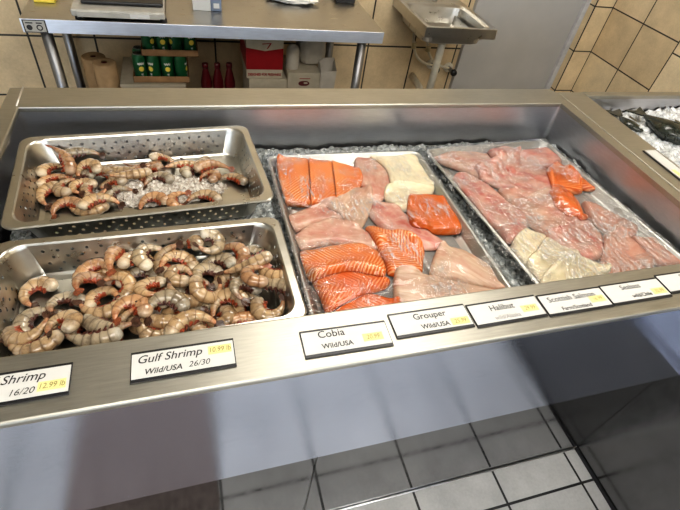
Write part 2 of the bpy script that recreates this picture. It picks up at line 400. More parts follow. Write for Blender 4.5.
# ceiling troffers
for i, (x, y, lx, ly, lab) in enumerate(((1.25, 1.0, 1.2, .5, 'white ceiling light panel above the steel work table'),
                                         (.1, -.95, 1.2, .5, 'white ceiling light panel over the aisle in front of the shrimp pans'),
                                         (1.6, -1.1, .5, 1.2, 'white ceiling light panel over the aisle by the side case'),
                                         (.6, -2.8, 1.2, .5, 'white ceiling light panel nearest the shop front'))):
    t = thing('ceiling_light', lab, 'ceiling light', 'ceiling light panels', (x, y, CZ + RZ))
    bm = bmesh.new()
    for a in ((-lx / 2 - .03, lx / 2 + .03, -ly / 2 - .03, -ly / 2), (-lx / 2 - .03, lx / 2 + .03, ly / 2, ly / 2 + .03), (-lx / 2 - .03, -lx / 2, -ly / 2, ly / 2), (lx / 2, lx / 2 + .03, -ly / 2, ly / 2)):
        bbox(bm, *a, -.04 - RZ, -.001 - RZ)
    from_bm('frame', bm, MT['card'], t)
    bm = bmesh.new(); bbox(bm, -lx / 2, lx / 2, -ly / 2, ly / 2, -.03 - RZ, -.01 - RZ); from_bm('diffuser', bm, MT['lamp'], t)

# ------------------------------------------------------------------ main counter
ct = thing('seafood_counter', 'long stainless steel iced seafood counter holding four trays', 'counter')
FR, BR, RR = -.1011, .0989, .031
AH = .358; PY = -.0725
box('front_rim', -.031, W_ + RR, FR, .004, -.014, 0, MT['rim'], ct, .0035)
box('back_rim', -.004, 1.5835, D_ - .004, D_ + BR, -.014, 0, MT['rim'], ct, .003)
box('side_rim', -.034, .0035, .0045, D_ + BR, -.0142, -.0002, MT['rim'], ct, .003)
bm = bmesh.new()                  # right rim, mitred at the back corner
pts = [(W_ - .0035, .0045), (W_ + RR, .0045), (W_ + RR, .79), (1.5845, D_ + BR), (1.584, D_ + BR), (W_ - .0035, D_ - .0035)]
lo = [bm.verts.new((x, y, RZ - .0142)) for x, y in pts]; hi = [bm.verts.new((x, y, RZ - .0004)) for x, y in pts]
bridge(bm, [lo, hi], True); bm.faces.new(lo[::-1])
from_bm('side_rim', bm, MT['rim'], ct)
tube('weld_seam', [(-.0045, D_ + BR - .001, .0002), (-.0015, D_ + .002, .0002)], .0022, MT['weld'], ct, 6)
tube('weld_seam', [(W_ - .001, D_ - .001, -.015), (W_ - .001, D_ - .001, -.15)], .0018, MT['weld'], ct, 6)
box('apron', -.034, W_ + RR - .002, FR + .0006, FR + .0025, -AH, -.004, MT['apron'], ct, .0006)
box('apron_return', -.034, W_ + RR - .003, FR + .003, PY + .004, -AH, -AH + .002, MT['panel'], ct)
XS = .588                         # joint between the two lower panels
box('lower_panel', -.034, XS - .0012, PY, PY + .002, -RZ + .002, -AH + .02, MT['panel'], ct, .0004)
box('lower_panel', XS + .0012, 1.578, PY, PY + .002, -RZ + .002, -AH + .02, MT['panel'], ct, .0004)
box('end_panel', -.036, -.0345, FR, D_ + BR, -RZ + .002, -.012, MT['apron'], ct)
box('back_panel', -.034, W_, D_ + BR - .003, D_ + BR - .001, -RZ + .002, -.014, MT['panel'], ct)
bm = bmesh.new(); z0 = -.175       # well liner
for a in ([(0, 0, z0), (W_, 0, z0), (W_, D_, z0), (0, D_, z0)], [(0, D_, z0), (W_, D_, z0), (W_, D_, -.012), (0, D_, -.012)], [(0, 0, z0), (0, 0, -.012), (W_, 0, -.012), (W_, 0, z0)],
          [(0, 0, z0), (0, D_, z0), (0, D_, -.012), (0, 0, -.012)], [(W_, 0, z0), (W_, 0, -.012), (W_, D_, -.012), (W_, D_, z0)]): q(bm, a)
bmesh.ops.remove_doubles(bm, verts=bm.verts[:], dist=1e-5)
es = [e for e in bm.edges if len(e.link_faces) == 2]
bmesh.ops.bevel(bm, geom=es, offset=.012, segments=3, affect='EDGES', profile=.5)
from_bm('well_liner', bm, MT['well'], ct, True)
tube('gasket', [(-.03, PY - .003, -RZ + .004), (1.57, PY - .003, -RZ + .004)], .0035, MT['weld'], ct, 6)

# ------------------------------------------------------------------ side case on the right
sc_ = thing('side_display_case', 'second stainless steel display case with white ice at right angles to the counter', 'display case')
X0 = 1.6055; X1 = 1.712; X2 = 2.25; X3 = 2.36; Y0 = -1.6; Y1 = .7795
box('front_rim', X0, X1, Y0, Y1 + .016, -.014, .0005, MT['rim'], sc_, .003)
box('back_rim', X1, X3, Y1 - .013, Y1 + .016, -.013, .0015, MT['rim'], sc_, .002)
box('side_rim', X2, X3, Y0, Y1 - .013, -.013, 0, MT['rim'], sc_, .003)
box('side_rim', X1, X2, Y0, Y0 + .1, -.013, 0, MT['rim'], sc_, .003)
bm = bmesh.new(); z0 = -.17; ya = Y0 + .1; yb = Y1 - .012
for a in ([(X1, ya, z0), (X2, ya, z0), (X2, yb, z0), (X1, yb, z0)], [(X1, yb, z0), (X2, yb, z0), (X2, yb, -.01), (X1, yb, -.01)], [(X1, ya, z0), (X1, ya, -.01), (X2, ya, -.01), (X2, ya, z0)],
          [(X1, ya, z0), (X1, yb, z0), (X1, yb, -.01), (X1, ya, -.01)], [(X2, ya, z0), (X2, ya, -.01), (X2, yb, -.01), (X2, yb, z0)]): q(bm, a)
from_bm('well_liner', bm, MT['well'], sc_)
box('upper_panel', X0, X0 + .002, Y0, Y1, -AH, -.013, MT['apron'], sc_)
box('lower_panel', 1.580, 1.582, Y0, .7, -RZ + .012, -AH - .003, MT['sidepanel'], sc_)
box('ledge', 1.580, X0 + .002, Y0, .7, -AH - .003, -AH - .001, MT['sidepanel'], sc_)
box('back_panel', X0 + .003, X3, Y1 + .012, Y1 + .014, -RZ, -.013, MT['panel'], sc_)
box('gasket', 1.574, 1.5795, Y0, PY - .002, -RZ + .001, -RZ + .013, MT['black'], sc_)

# ------------------------------------------------------------------ height field used to lay food down without clashes
GX0, GY0, CELL = -.02, -.03, .003
NXg, NYg = int(1.62 / CELL), int(.79 / CELL)
gx = GX0 + (np.arange(NXg) + .5) * CELL; gy = GY0 + (np.arange(NYg) + .5) * CELL
GXm, GYm = np.meshgrid(gx, gy, indexing='ij')
H = np.full((NXg, NYg), -.125)
def hs(x, y, F=None):
    F = H if F is None else F
    fx = np.clip((np.asarray(x) - GX0) / CELL - .5, 0, NXg - 1.001); fy = np.clip((np.asarray(y) - GY0) / CELL - .5, 0, NYg - 1.001)
    i = fx.astype(int); j = fy.astype(int); a = fx - i; b = fy - j
    return F[i, j] * (1 - a) * (1 - b) + F[i + 1, j] * a * (1 - b) + F[i, j + 1] * (1 - a) * b + F[i + 1, j + 1] * a * b
def blur(F, k):
    for _ in range(k):
        F = (np.roll(F, 1, 0) + F * 2 + np.roll(F, -1, 0)) / 4; F = (np.roll(F, 1, 1) + F * 2 + np.roll(F, -1, 1)) / 4
    return F
def pts_in_poly(x, y, P):
    ins = np.zeros(np.shape(x), bool); n = len(P)
    for i in range(n):
        x1, y1 = P[i]; x2, y2 = P[(i + 1) % n]
        c = ((y1 > y) != (y2 > y)) & (x < (x2 - x1) * (y - y1) / (y2 - y1 + 1e-15) + x1)
        ins ^= c
    return ins
def dist_poly(x, y, P):
    d = np.full(np.shape(x), 9.0); n = len(P)
    for i in range(n):
        a = P[i]; b = P[(i + 1) % n]; ab = b - a; L2 = ab @ ab + 1e-15
        t = np.clip(((x - a[0]) * ab[0] + (y - a[1]) * ab[1]) / L2, 0, 1)
        d = np.minimum(d, np.hypot(x - a[0] - t * ab[0], y - a[1] - t * ab[1]))
    return d
def vnoise(x, y, sc, seed):
    out = np.empty(np.shape(x)); xf = np.ravel(x); yf = np.ravel(y)
    vals = np.array([noise.noise((float(a) * sc + seed * 13.7, float(b) * sc - seed * 7.1, seed * 3.3)) for a, b in zip(xf, yf)])
    return vals.reshape(np.shape(x))

# ------------------------------------------------------------------ trays
class Frame:                       # back left corner, width (x), length (towards the viewer), turn, heights at back and front
    def __init__(s, x, y, r, w, l, zb, zf): s.x, s.y, s.r, s.w, s.l, s.zb, s.zf = x, y, r, w, l, zb, zf; s.c, s.s = math.cos(r), math.sin(r)
    def P(s, dx, dy, dz=0):        # dx from the left edge, dy from the back edge towards the viewer
        return (s.x + s.c * dx + s.s * dy, s.y + s.s * dx - s.c * dy, s.zb + (s.zf - s.zb) * dy / s.l + dz + RZ)
    def inv(s, X, Y):
        a, b = X - s.x, Y - s.y
        return s.c * a + s.s * b, s.s * a - s.c * b
PAN1 = Frame(.0114, .6365, .0724, .5196, .3339, -.0311, -.0250)
PAN2 = Frame(.0303, .2821, .0258, .5196, .2800, -.0311, -.0331)
TR3 = Frame(.5773, .6259, -.0054, .4567, .612, -.0990, -.0915)
TR4 = Frame(1.052, .6242, .0616, .4567, .610, -.0952, -.0825)

def holed_patch(bm, c00, c10, c11, c01, nx, nz, rad=.0031):
    c00, c10, c11, c01 = map(Vector, (c00, c10, c11, c01))
    def B(a, b): return c00 * (1 - a) * (1 - b) + c10 * a * (1 - b) + c11 * a * b + c01 * (1 - a) * b
    ux = (c10 - c00).length / nx; uz = (c01 - c00).length / nz
    V = {}
    def v(i, j):
        k = (round(i * 2), round(j * 2))
        if k not in V: V[k] = bm.verts.new(B(i / nx, j / nz))
        return V[k]
    for i in range(nx):
        for j in range(nz):
            if (i + j) % 2 or j in (0, nz - 1) and nz > 8 or i in (0, nx - 1):
                bm.faces.new((v(i, j), v(i + 1, j), v(i + 1, j + 1), v(i, j + 1)))
            else:
                ring = [(i, j), (i + .5, j), (i + 1, j), (i + 1, j + .5), (i + 1, j + 1), (i + .5, j + 1), (i, j + 1), (i, j + .5)]
                inn = [bm.verts.new(B((i + .5 + rad / ux * math.cos(a)) / nx, (j + .5 + rad / uz * math.sin(a)) / nz)) for a in [PI * 1.25 + k * PI / 4 for k in range(8)]]
                for k in range(8):
                    bm.faces.new((v(*ring[k]), v(*ring[(k + 1) % 8]), inn[(k + 1) % 8], inn[k]))
def make_pan(fr, label, depth=.064):
    w, l = fr.w, fr.l; bm = bmesh.new()
    def loop(ins, r, z): return [bm.verts.new(fr.P(w / 2 + x, l / 2 - y, z)) for x, y in rrect(w - 2 * ins, l - 2 * ins, r, 7)]
    L = [loop(.0015, .026, -.006), loop(0, .027, -.002), loop(.003, .026, .0), loop(.016, .032, .0005), loop(.0185, .034, -.003), loop(.020, .036, -.010)]
    bridge(bm, L)
    ti, bi, tr, br_ = .020, .032, .036, .036                        # insets and corner radii, top and foot of the wall
    zt, zb = -.010, -depth
    T = [fr.P(w / 2 + x, l / 2 - y, zt) for x, y in rrect(w - 2 * ti, l - 2 * ti, tr, 7)]
    Bo = [fr.P(w / 2 + x, l / 2 - y, zb) for x, y in rrect(w - 2 * bi, l - 2 * bi, br_, 7)]
    n = 8
    for c in range(4):                                              # rounded corners
        for k in range(7):
            i = c * n + k
            bm.faces.new([bm.verts.new(p) for p in (T[i], T[i + 1], Bo[i + 1], Bo[i])])
        i = c * n + 7; j = (i + 1) % 32                             # straight, perforated wall
        ln = (Vector(T[i]) - Vector(T[j])).length
        holed_patch(bm, Bo[i], Bo[j], T[j], T[i], max(2, round(ln / .0125)), 4)
    # foot radius and bottom
    Lb = [[bm.verts.new(p) for p in Bo], loop(.036, .032, -depth - .005), loop(.046, .024, -depth - .007)]
    bridge(bm, Lb)
    i0, e = .046, .024
    bm.faces.new([bm.verts.new(fr.P(w / 2 + x, l / 2 - y, -depth - .007)) for x, y in rrect(w - 2 * i0 + .0, l - 2 * i0, e, 7)])
    bmesh.ops.remove_doubles(bm, verts=bm.verts[:], dist=2e-5)
    o = from_bm('perforated_pan', bm, MT['pan'])
    for p in o.data.polygons:      # only the rounded corners are shaded smooth, the pierced walls stay flat
        a, b = abs(p.normal.x * fr.c + p.normal.y * fr.s), abs(p.normal.y * fr.c - p.normal.x * fr.s)
        p.use_smooth = min(a, b) > .04 and abs(p.normal.z) < .8
    tag(o, label, 'steam pan', 'perforated steel shrimp pans')
    dx, dy = fr.inv(GXm, GYm); zr = fr.zb + (fr.zf - fr.zb) * dy / l
    m = (dx > .022) & (dx < w - .022) & (dy > .022) & (dy < l - .022)
    e = np.minimum(np.minimum(dx - .022, w - .022 - dx), np.minimum(dy - .022, l - .022 - dy))
    H[m] = (zr - depth - .005 + np.clip(.016 - e, 0, .016) * 2.5)[m]
    return o
make_pan(PAN1, 'rear perforated stainless steel pan holding the smaller heap of shrimp and slush')
make_pan(PAN2, 'front perforated stainless steel pan heaped with large curled shrimp')

def make_tray(fr, label):
    w, l = fr.w, fr.l; bm = bmesh.new(); d = .024
    def loop(ins, r, z): return [bm.verts.new(fr.P(w / 2 + x, l / 2 - y, z)) for x, y in rrect(w - 2 * ins, l - 2 * ins, r, 6)]
    L = [loop(.004, .022, -.0065), loop(.0005, .024, -.005), loop(0, .0245, -.002), loop(.003, .024, .0005), loop(.007, .023, .0005), loop(.010, .022, -.002), loop(.022, .02, -d + .003), loop(.026, .018, -d)]
    bridge(bm, L, True)
    o = from_bm('sheet_tray', bm, MT['alu'])
    for p in o.data.polygons: p.use_smooth = True
    try: o.data.set_sharp_from_angle(angle=math.radians(50))
    except Exception: pass
    tag(o, label, 'tray', 'aluminium fish trays')
    quad('drain_mat', [fr.P(.045, .04, -d + .0015), fr.P(w - .045, .04, -d + .0015), fr.P(w - .045, l - .04, -d + .0015), fr.P(.045, l - .04, -d + .0015)], MT['meshmat'], o, True)
    dx, dy = fr.inv(GXm, GYm); zr = fr.zb + (fr.zf - fr.zb) * dy / l
    m = (dx > .010) & (dx < w - .010) & (dy > .010) & (dy < l - .010)
    e = np.minimum(np.minimum(dx - .01, w - .01 - dx), np.minimum(dy - .01, l - .01 - dy))
    H[m] = (zr - d + .003 + np.clip(.012 - e, 0, .012) * 1.8)[m]
    return o
make_tray(TR3, 'aluminium sheet tray of salmon, pink and white fillets, beside the shrimp pans')
make_tray(TR4, 'aluminium sheet tray of pink fillets under crinkled film, beside the side case')

# ice bed in the main well
def in_frame(fr, x, y, mg=.004):
    dx, dy = fr.inv(x, y); return (dx > -mg) & (dx < fr.w + mg) & (dy > -mg) & (dy < fr.l + mg)
def ice_sheet(name, x0, x1, y0, y1, zfun, step, m, amp, label, cat):
    nx = int((x1 - x0) / step); ny = int((y1 - y0) / step); bm = bmesh.new(); g = []
    for i in range(nx + 1):
        row = []
        for j in range(ny + 1):
            x = x0 + (x1 - x0) * i / nx; y = y0 + (y1 - y0) * j / ny
            inner = 0 < i < nx and 0 < j < ny
            xx = x + random.uniform(-.4, .4) * step * inner; yy = y + random.uniform(-.4, .4) * step * inner
            row.append(bm.verts.new((xx, yy, RZ + zfun(xx, yy) + (random.random() ** 2) * amp)))
        g.append(row)
    for i in range(nx):
        for j in range(ny): bm.faces.new((g[i][j], g[i + 1][j], g[i + 1][j + 1], g[i][j + 1]))
    o = from_bm(name, bm, m); return tag(o, label, cat, kind='stuff')
def zice(x, y):
    for f, d in ((PAN1, .078), (PAN2, .078), (TR3, .031), (TR4, .031)):
        if in_frame(f, x, y, .012):
            dx, dy = f.inv(x, y); return f.zb + (f.zf - f.zb) * dy / f.l - d - .006
    b = -.118 + .010 * noise.noise((x * 14, y * 14, 0))
    return b - (.02 if y > .65 else 0)
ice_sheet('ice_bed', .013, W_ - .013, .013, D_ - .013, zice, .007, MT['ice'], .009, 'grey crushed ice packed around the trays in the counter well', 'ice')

# ------------------------------------------------------------------ fillets
def smooth_loop(P, step=.006):
    P = np.array(P, float); n = len(P); out = []
    for i in range(n):
        p0, p1, p2, p3 = P[i - 1], P[i], P[(i + 1) % n], P[(i + 2) % n]
        k = max(2, int(np.linalg.norm(p2 - p1) / step))
        for t in np.arange(k) / k:
            c = .5 * ((2 * p1) + (-p0 + p2) * t + (2 * p0 - 5 * p1 + 4 * p2 - p3) * t ** 2 + (-p0 + 3 * p1 - 3 * p2 + p3) * t ** 3)
            l_ = p1 * (1 - t) + p2 * t
            out.append(c * .75 + l_ * .25)
    return np.array(out)
FCOUNT = [0]
def fillet(name, label, cat, group, px, T, mat, axis=None, R=.014, bump=.002, taper=0.0, skin=None, zoff=None, wav=16, sink=0.0, edge_h=.22):
    """a cut of fish lying on whatever is already in the tray; px is its outline as seen, axis two of its points along the grain"""
    FCOUNT[0] += 1; seed = FCOUNT[0]
    zg = -.105
    for _ in range(3):
        poly = np.array([onz(u, v, zg)[:2] for u, v in px])
        c = poly.mean(0); zg = float(np.mean(hs(poly[:, 0] * .7 + c[0] * .3, poly[:, 1] * .7 + c[1] * .3))) + T * .55
    fr = TR3 if group == G3 else TR4
    pl = []
    for x, y in poly:              # stay inside the tray walls
        dx, dy = fr.inv(x, y); dx = min(max(dx, .017), fr.w - .017); dy = min(max(dy, .017), fr.l - .017); pl.append(fr.P(dx, dy)[:2])
    poly = np.array(pl)
    P = smooth_loop(poly)
    ax = poly[1] - poly[0] if axis is None else np.array(onz(*axis[1], zg)[:2]) - np.array(onz(*axis[0], zg)[:2])
    L = np.linalg.norm(ax); ax = ax / L; nrm = np.array([-ax[1], ax[0]]); C = P.mean(0)
    half = max(abs((P - C) @ ax))
    Hb = np.maximum(blur(H, 10), H) if sink == 0 else blur(H, 14)
    def base(x, y): return hs(x, y, Hb) + .0006
    def prof(x, y, d):
        t = np.clip(d / R, 0, 1); p = np.sqrt(np.clip(1 - (1 - t) ** 2.2, 0, 1)) * .92 + .08 * np.clip(d / .04, 0, 1)
        s = ((x - C[0]) * ax[0] + (y - C[1]) * ax[1]) / half
        return T * p * (1 - taper * s)
    def top(x, y, d):
        k = np.clip(d / .012, 0, 1)
        return base(x, y) + prof(x, y, d) + k * bump * (vnoise(x, y, wav, seed) + .5 * vnoise(x, y, wav * 3, seed + 5))
    mn, mx = P.min(0), P.max(0); st = .0065
    X, Y = np.meshgrid(np.arange(mn[0], mx[0], st), np.arange(mn[1], mx[1], st), indexing='ij')
    X = X + RNG.uniform(-.25, .25, X.shape) * st; Y = Y + RNG.uniform(-.25, .25, Y.shape) * st
    ins = pts_in_poly(X, Y, P); X = X[ins]; Y = Y[ins]; d = dist_poly(X, Y, P); k = d > .003; X = X[k]; Y = Y[k]
    inner = []                                                       # a ring close to the edge keeps the rounded rim crisp
    cen = []
    for i in range(len(P)):
        tg = P[(i + 1) % len(P)] - P[i - 1]; nn = np.array([-tg[1], tg[0]]); nn /= np.linalg.norm(nn) + 1e-12
        for s_ in (1, -1):
            qn = P[i] + nn * s_ * .0022
            if pts_in_poly(np.array([qn[0]]), np.array([qn[1]]), P)[0]: inner.append(qn); break
    allp = [Vector(p) for p in P] + [Vector(p) for p in inner] + [Vector((a, b)) for a, b in zip(X, Y)]
    nb = len(P)
    res = delaunay_2d_cdt(allp, [(i, (i + 1) % nb) for i in range(nb)], [], 1, 1e-6)
    vs, faces = np.array([tuple(v) for v in res[0]]), res[2]
    dv = dist_poly(vs[:, 0], vs[:, 1], P); edge = dv < 1e-5
    zt = top(vs[:, 0], vs[:, 1], dv); zb = base(vs[:, 0], vs[:, 1]); 
    zt = np.where(edge, zb + T * edge_h, zt)
    me = bpy.data.meshes.new(name); n = len(vs)
    co = [(x, y, z + RZ) for (x, y), z in zip(vs, zt)] + [(x, y, z + RZ) for (x, y), z in zip(vs, zb)]
    fl = []; mi = []
    cnt = {}
    for f in faces:
        fl.append(tuple(f)); mi.append(0)
        fl.append(tuple(n + i for i in reversed(f))); mi.append(1)
        for a, b in zip(f, list(f[1:]) + [f[0]]):
            cnt[(a, b)] = 1
    for a, b in list(cnt):
        if (b, a) not in cnt: fl.append((b, a, n + a, n + b)); mi.append(0)
    me.from_pydata(co, [], fl)
    uvl = me.uv_layers.new(name='UVMap')
    uu = (vs - C) @ ax; vv = (vs - C) @ nrm
    for lp in me.loops:
        i = lp.vertex_index % n; uvl.data[lp.index].uv = (uu[i], vv[i])
    o = link(name, me, [mat, skin or mat], None, True)
    me.polygons.foreach_set('material_index', mi)
    tag(o, label, cat, group)
    # raise the height field
    i0, i1 = int((mn[0] - GX0) / CELL), int((mx[0] - GX0) / CELL) + 2; j0, j1 = int((mn[1] - GY0) / CELL), int((mx[1] - GY0) / CELL) + 2
    i0 = max(i0, 0); j0 = max(j0, 0)
    xs = GXm[i0:i1, j0:j1]; ys = GYm[i0:i1, j0:j1]; m = pts_in_poly(xs, ys, P)
    if m.any():
        z = top(xs[m], ys[m], dist_poly(xs[m], ys[m], P)) + .0005
        sub = H[i0:i1, j0:j1]; sub[m] = np.maximum(sub[m], z)
    return o
G3 = 'fillets on the tray beside the shrimp'; G4 = 'fillets on the tray beside the side case'
S, S2, S3 = MT['salmon'], MT['salmon2'], MT['salmon3']
# --- tray beside the shrimp
fillet('fish_fillet', 'pale pink thin fillet tucked behind the salmon, against the white fillets', 'fish fillet', G3,
       [(355, 160), (362, 155), (375, 160), (386, 169), (392, 184), (386, 196), (379, 203), (371, 202), (362, 187), (355, 172)], .012, MT['pink'], ((362, 157), (380, 200)))
fillet('white_fish_fillet', 'large cream white fillet in the far corner of its tray', 'fish fillet', G3,
       [(368, 155), (390, 153.5), (413, 155.5), (422, 165), (434, 179), (434, 186), (420, 187), (406, 187), (391, 186), (387, 172), (378, 161)], .018, MT['white'], ((370, 157), (430, 184)), bump=.003)
fillet('white_fish_fillet', 'smaller cream white fillet in front of the large one, behind the deep orange salmon', 'fish fillet', G3,
       [(386, 187), (396, 184), (415, 185), (434, 187), (431, 195), (412, 199), (409, 208), (401, 210), (389, 203), (384, 195)], .019, MT['white'], ((386, 190), (432, 190)), bump=.003)
sk = MT['fishblack']
fillet('salmon_portion', 'orange salmon portion at the outer corner, first of the three cut side by side', 'salmon portion', G3,
       [(276.5, 160), (284, 159.7), (300, 160.4), (308, 161), (308.6, 168), (309.6, 182), (310.2, 197), (310.3, 204), (303, 204.3), (290, 203.6), (283, 202.5), (279, 180)], .023, S, ((279, 182), (360, 184)), R=.004, skin=sk, edge_h=.72)
fillet('salmon_portion', 'orange salmon portion in the middle of the three cut side by side', 'salmon portion', G3,
       [(308.6, 161), (314, 161.2), (325, 162), (331, 162.6), (332, 169), (333.8, 182), (335.3, 196), (335.6, 201.6), (329, 203), (316, 204.2), (310.8, 204.3), (310.7, 197), (310.1, 182), (309.1, 168)], .024, S, ((279, 182), (360, 184)), R=.004, skin=sk, edge_h=.72)
fillet('salmon_portion', 'orange salmon tail portion touching the pale pink fillet, last of three cut side by side', 'salmon portion', G3,
       [(331.5, 162.6), (337, 163.6), (350, 167), (359, 173), (362, 184), (354, 193.5), (343, 199.6), (336.1, 201.5), (335.8, 196), (334.3, 182), (332.5, 169)], .022, S, ((279, 182), (360, 184)), R=.004, skin=sk, edge_h=.72)
fillet('fish_fillet', 'pink fillet lying along the pan side, just in front of the three salmon portions', 'fish fillet', G3,
       [(286, 217), (303, 209), (322, 204.5), (336, 202), (344, 211), (342, 219), (322, 222), (308, 227), (297, 231), (290, 228)], .013, MT['pink'], ((288, 222), (340, 208)), taper=.2)
fillet('fish_fillet', 'long rosy fillet running diagonally between the deep orange salmon and the salmon steak', 'fish fillet', G3,
       [(374, 202), (386, 202), (400, 209), (416, 222), (432, 233), (448, 245), (434, 249), (415, 247), (397, 236), (380, 226), (369, 213)], .016, MT['pink2'], ((376, 206), (440, 246)))
fillet('fish_fillet', 'narrow pink fillet with a pale folded edge, pointing at the salmon tail portion', 'fish fillet', G3,
       [(361, 188), (371, 188), (373, 202), (368, 217), (360, 229), (350, 225), (341, 216), (327, 209), (332, 204), (348, 196)], .013, MT['tanpink'], ((366, 190), (345, 215)), bump=.003)
fillet('fish_fillet', 'broad pink fillet between the pan side and the big striped salmon fillet', 'fish fillet', G3,
       [(292, 237), (303, 229), (315, 223.5), (330, 219), (344, 220), (357, 226), (369, 232), (389, 243), (378, 248.5), (355, 246), (333, 243), (316, 246), (301, 249)], .014, MT['pink'], ((295, 241), (380, 242)), bump=.003)
fillet('salmon_fillet', 'deep orange salmon piece with dark sides, alone by the tray edge beside the white fillets', 'salmon portion', G3,
       [(408, 198), (419, 195.5), (432, 195), (443, 197), (451, 206), (464, 221), (462, 230), (450, 231.5), (435, 231), (412, 227), (407.5, 214)], .026, S3, ((410, 205), (460, 226)), R=.012, skin=sk)
fillet('salmon_fillet', 'orange striped salmon steak between the long rosy fillet and the drain mat', 'salmon portion', G3,
       [(366, 226), (375, 225), (386, 229), (401, 233), (414, 238), (425, 249), (424, 261), (422, 272), (405, 273), (389, 272), (383, 256), (370, 236)], .020, S, ((370, 228), (420, 266)), R=.011, skin=sk)
fillet('tan_fish_fillet', 'tan pink fillet with a clean cut edge lying along the right side of its tray', 'fish fillet', G3,
       [(439, 245), (452, 246.5), (467, 251), (486, 264), (505, 280), (504, 291), (480, 286), (455, 279), (430, 274)], .017, MT['tanpink'], ((440, 250), (500, 284)), R=.01)
fillet('tan_fish_fillet', 'tan pink fillet in the front corner, lengthwise along the front rim', 'fish fillet', G3,
       [(395, 272), (408, 270.5), (421, 273), (450, 280), (480, 287), (506, 293), (505, 299), (450, 303), (398, 308), (394, 290)], .018, MT['tanpink'], ((398, 280), (490, 294)), R=.01)
fillet('salmon_fillet', 'deep orange salmon piece at the front, wedged under the two striped salmon pieces', 'salmon portion', G3,
       [(334, 311), (350, 301), (368, 293), (383, 296), (398, 302), (398, 312), (365, 318), (340, 321)], .014, S2, ((340, 312), (392, 300)), R=.01, skin=sk)
fillet('salmon_fillet', 'orange salmon fillet folded over, lowest of the two overlapping big ones', 'salmon portion', G3,
       [(311, 276), (330, 270), (351, 266), (372, 270), (390, 279), (386, 287), (362, 295), (344, 303), (327, 312), (320, 296)], .017, S2, ((316, 292), (386, 280)), R=.012, skin=sk)
fillet('salmon_fillet', 'big orange salmon fillet with bold white stripes, uppermost beside the shrimp pan', 'salmon portion', G3,
       [(298, 251), (314, 247), (333, 243), (350, 241.5), (365, 243), (379, 250), (387, 268), (383, 277), (366, 274), (350, 271), (330, 275), (315, 280), (302, 274)], .022, S, ((300, 264), (384, 256)), R=.012, skin=sk)

# --- tray beside the side case
P2, PK = MT['pink2'], MT['pink']
fillet('fish_fillet', 'pale pink fillet in the far left corner of the right-hand tray', 'fish fillet', G4,
       [(432, 158), (446, 153), (462, 151.5), (478, 152), (493, 156), (501, 169), (484, 178), (466, 172), (450, 166)], .016, PK, ((436, 158), (495, 164)), bump=.003)
fillet('fish_fillet', 'rosy fillet along the far rim with a dark red crease, behind the salmon', 'fish fillet', G4,
       [(515, 152), (530, 149), (545, 148), (558, 153), (562, 163), (548, 166), (532, 163), (518, 159)], .022, P2, ((518, 155), (558, 156)), bump=.005)
fillet('fish_fillet', 'rosy humped fillet at the middle of the far rim', 'fish fillet', G4,
       [(488, 150), (498, 145.5), (509, 147), (519, 152), (517, 161), (504, 164), (490, 158)], .026, P2, ((490, 154), (516, 156)), bump=.005)
fillet('fish_fillet', 'pink fillet in the middle of the heap, behind the salmon pieces', 'fish fillet', G4,
       [(474, 168), (490, 161), (512, 158), (535, 162), (549, 170), (552, 190), (537, 197), (520, 194), (502, 187), (484, 179)], .018, P2, ((480, 168), (548, 190)), bump=.006, wav=30)
fillet('fish_fillet', 'ragged pink fillet at the centre of the heap, beside the square salmon piece', 'fish fillet', G4,
       [(499, 188), (512, 189), (530, 195), (551, 191), (566, 206), (577, 219), (564, 232), (545, 233), (528, 222), (512, 204)], .022, PK, ((502, 190), (570, 226)), bump=.007, wav=34)
fillet('fish_fillet', 'ragged pink fillet between the cream fillets and the smooth pink steaks', 'fish fillet', G4,
       [(544, 233), (560, 230), (574, 220), (588, 220), (598, 230), (604, 240), (603, 256), (586, 258), (566, 248)], .020, P2, ((546, 234), (602, 250)), bump=.006, wav=34)
fillet('salmon_portion', 'orange salmon strip nearest the side case, poking from the heap', 'salmon portion', G4,
       [(562, 170), (570, 171), (583, 177), (600, 186), (595, 190.5), (582, 188), (570, 181)], .020, S2, ((564, 172), (597, 188)), skin=sk)
fillet('salmon_portion', 'orange salmon piece farthest back on the crinkled film tray', 'salmon portion', G4,
       [(546, 172), (554, 163), (562, 164), (571, 172), (584, 189), (576, 191), (562, 190), (552, 188)], .023, S2, ((548, 170), (580, 188)), skin=sk)
fillet('salmon_portion', 'square orange salmon piece at the middle of the heap, beside the smooth pink steak', 'salmon portion', G4,
       [(549, 192), (560, 189.5), (572, 189.5), (582, 201), (588, 218), (578, 220), (565, 214), (555, 206)], .023, S2, ((552, 192), (582, 214)), skin=sk)
fillet('fish_fillet', 'long rosy fillet with a tapered end along the left rim, reaching the cream fillets', 'fish fillet', G4,
       [(449, 180), (456, 172), (466, 172), (482, 181), (496, 191), (508, 202), (524, 217), (528, 229), (516, 240), (506, 242), (498, 229), (482, 223), (464, 206)], .022, P2, ((454, 176), (518, 236)), bump=.004)
fillet('fish_steak', 'smooth pink fish steak by the right rim, pointing at the square salmon piece', 'fish steak', G4,
       [(583, 201), (594, 203), (606, 210), (621, 218), (637, 227), (637, 234), (625, 239), (606, 231), (592, 219)], .020, MT['tuna'], ((586, 204), (634, 232)), R=.01)
fillet('fish_steak', 'smooth pink fish steak in the front corner, cut off by the front rim', 'fish steak', G4,
       [(630, 239), (640, 238.5), (650, 240), (668, 246), (688, 254), (696, 263), (678, 269), (657, 266), (643, 252)], .018, MT['tuna'], ((634, 240), (690, 262)), R=.01)
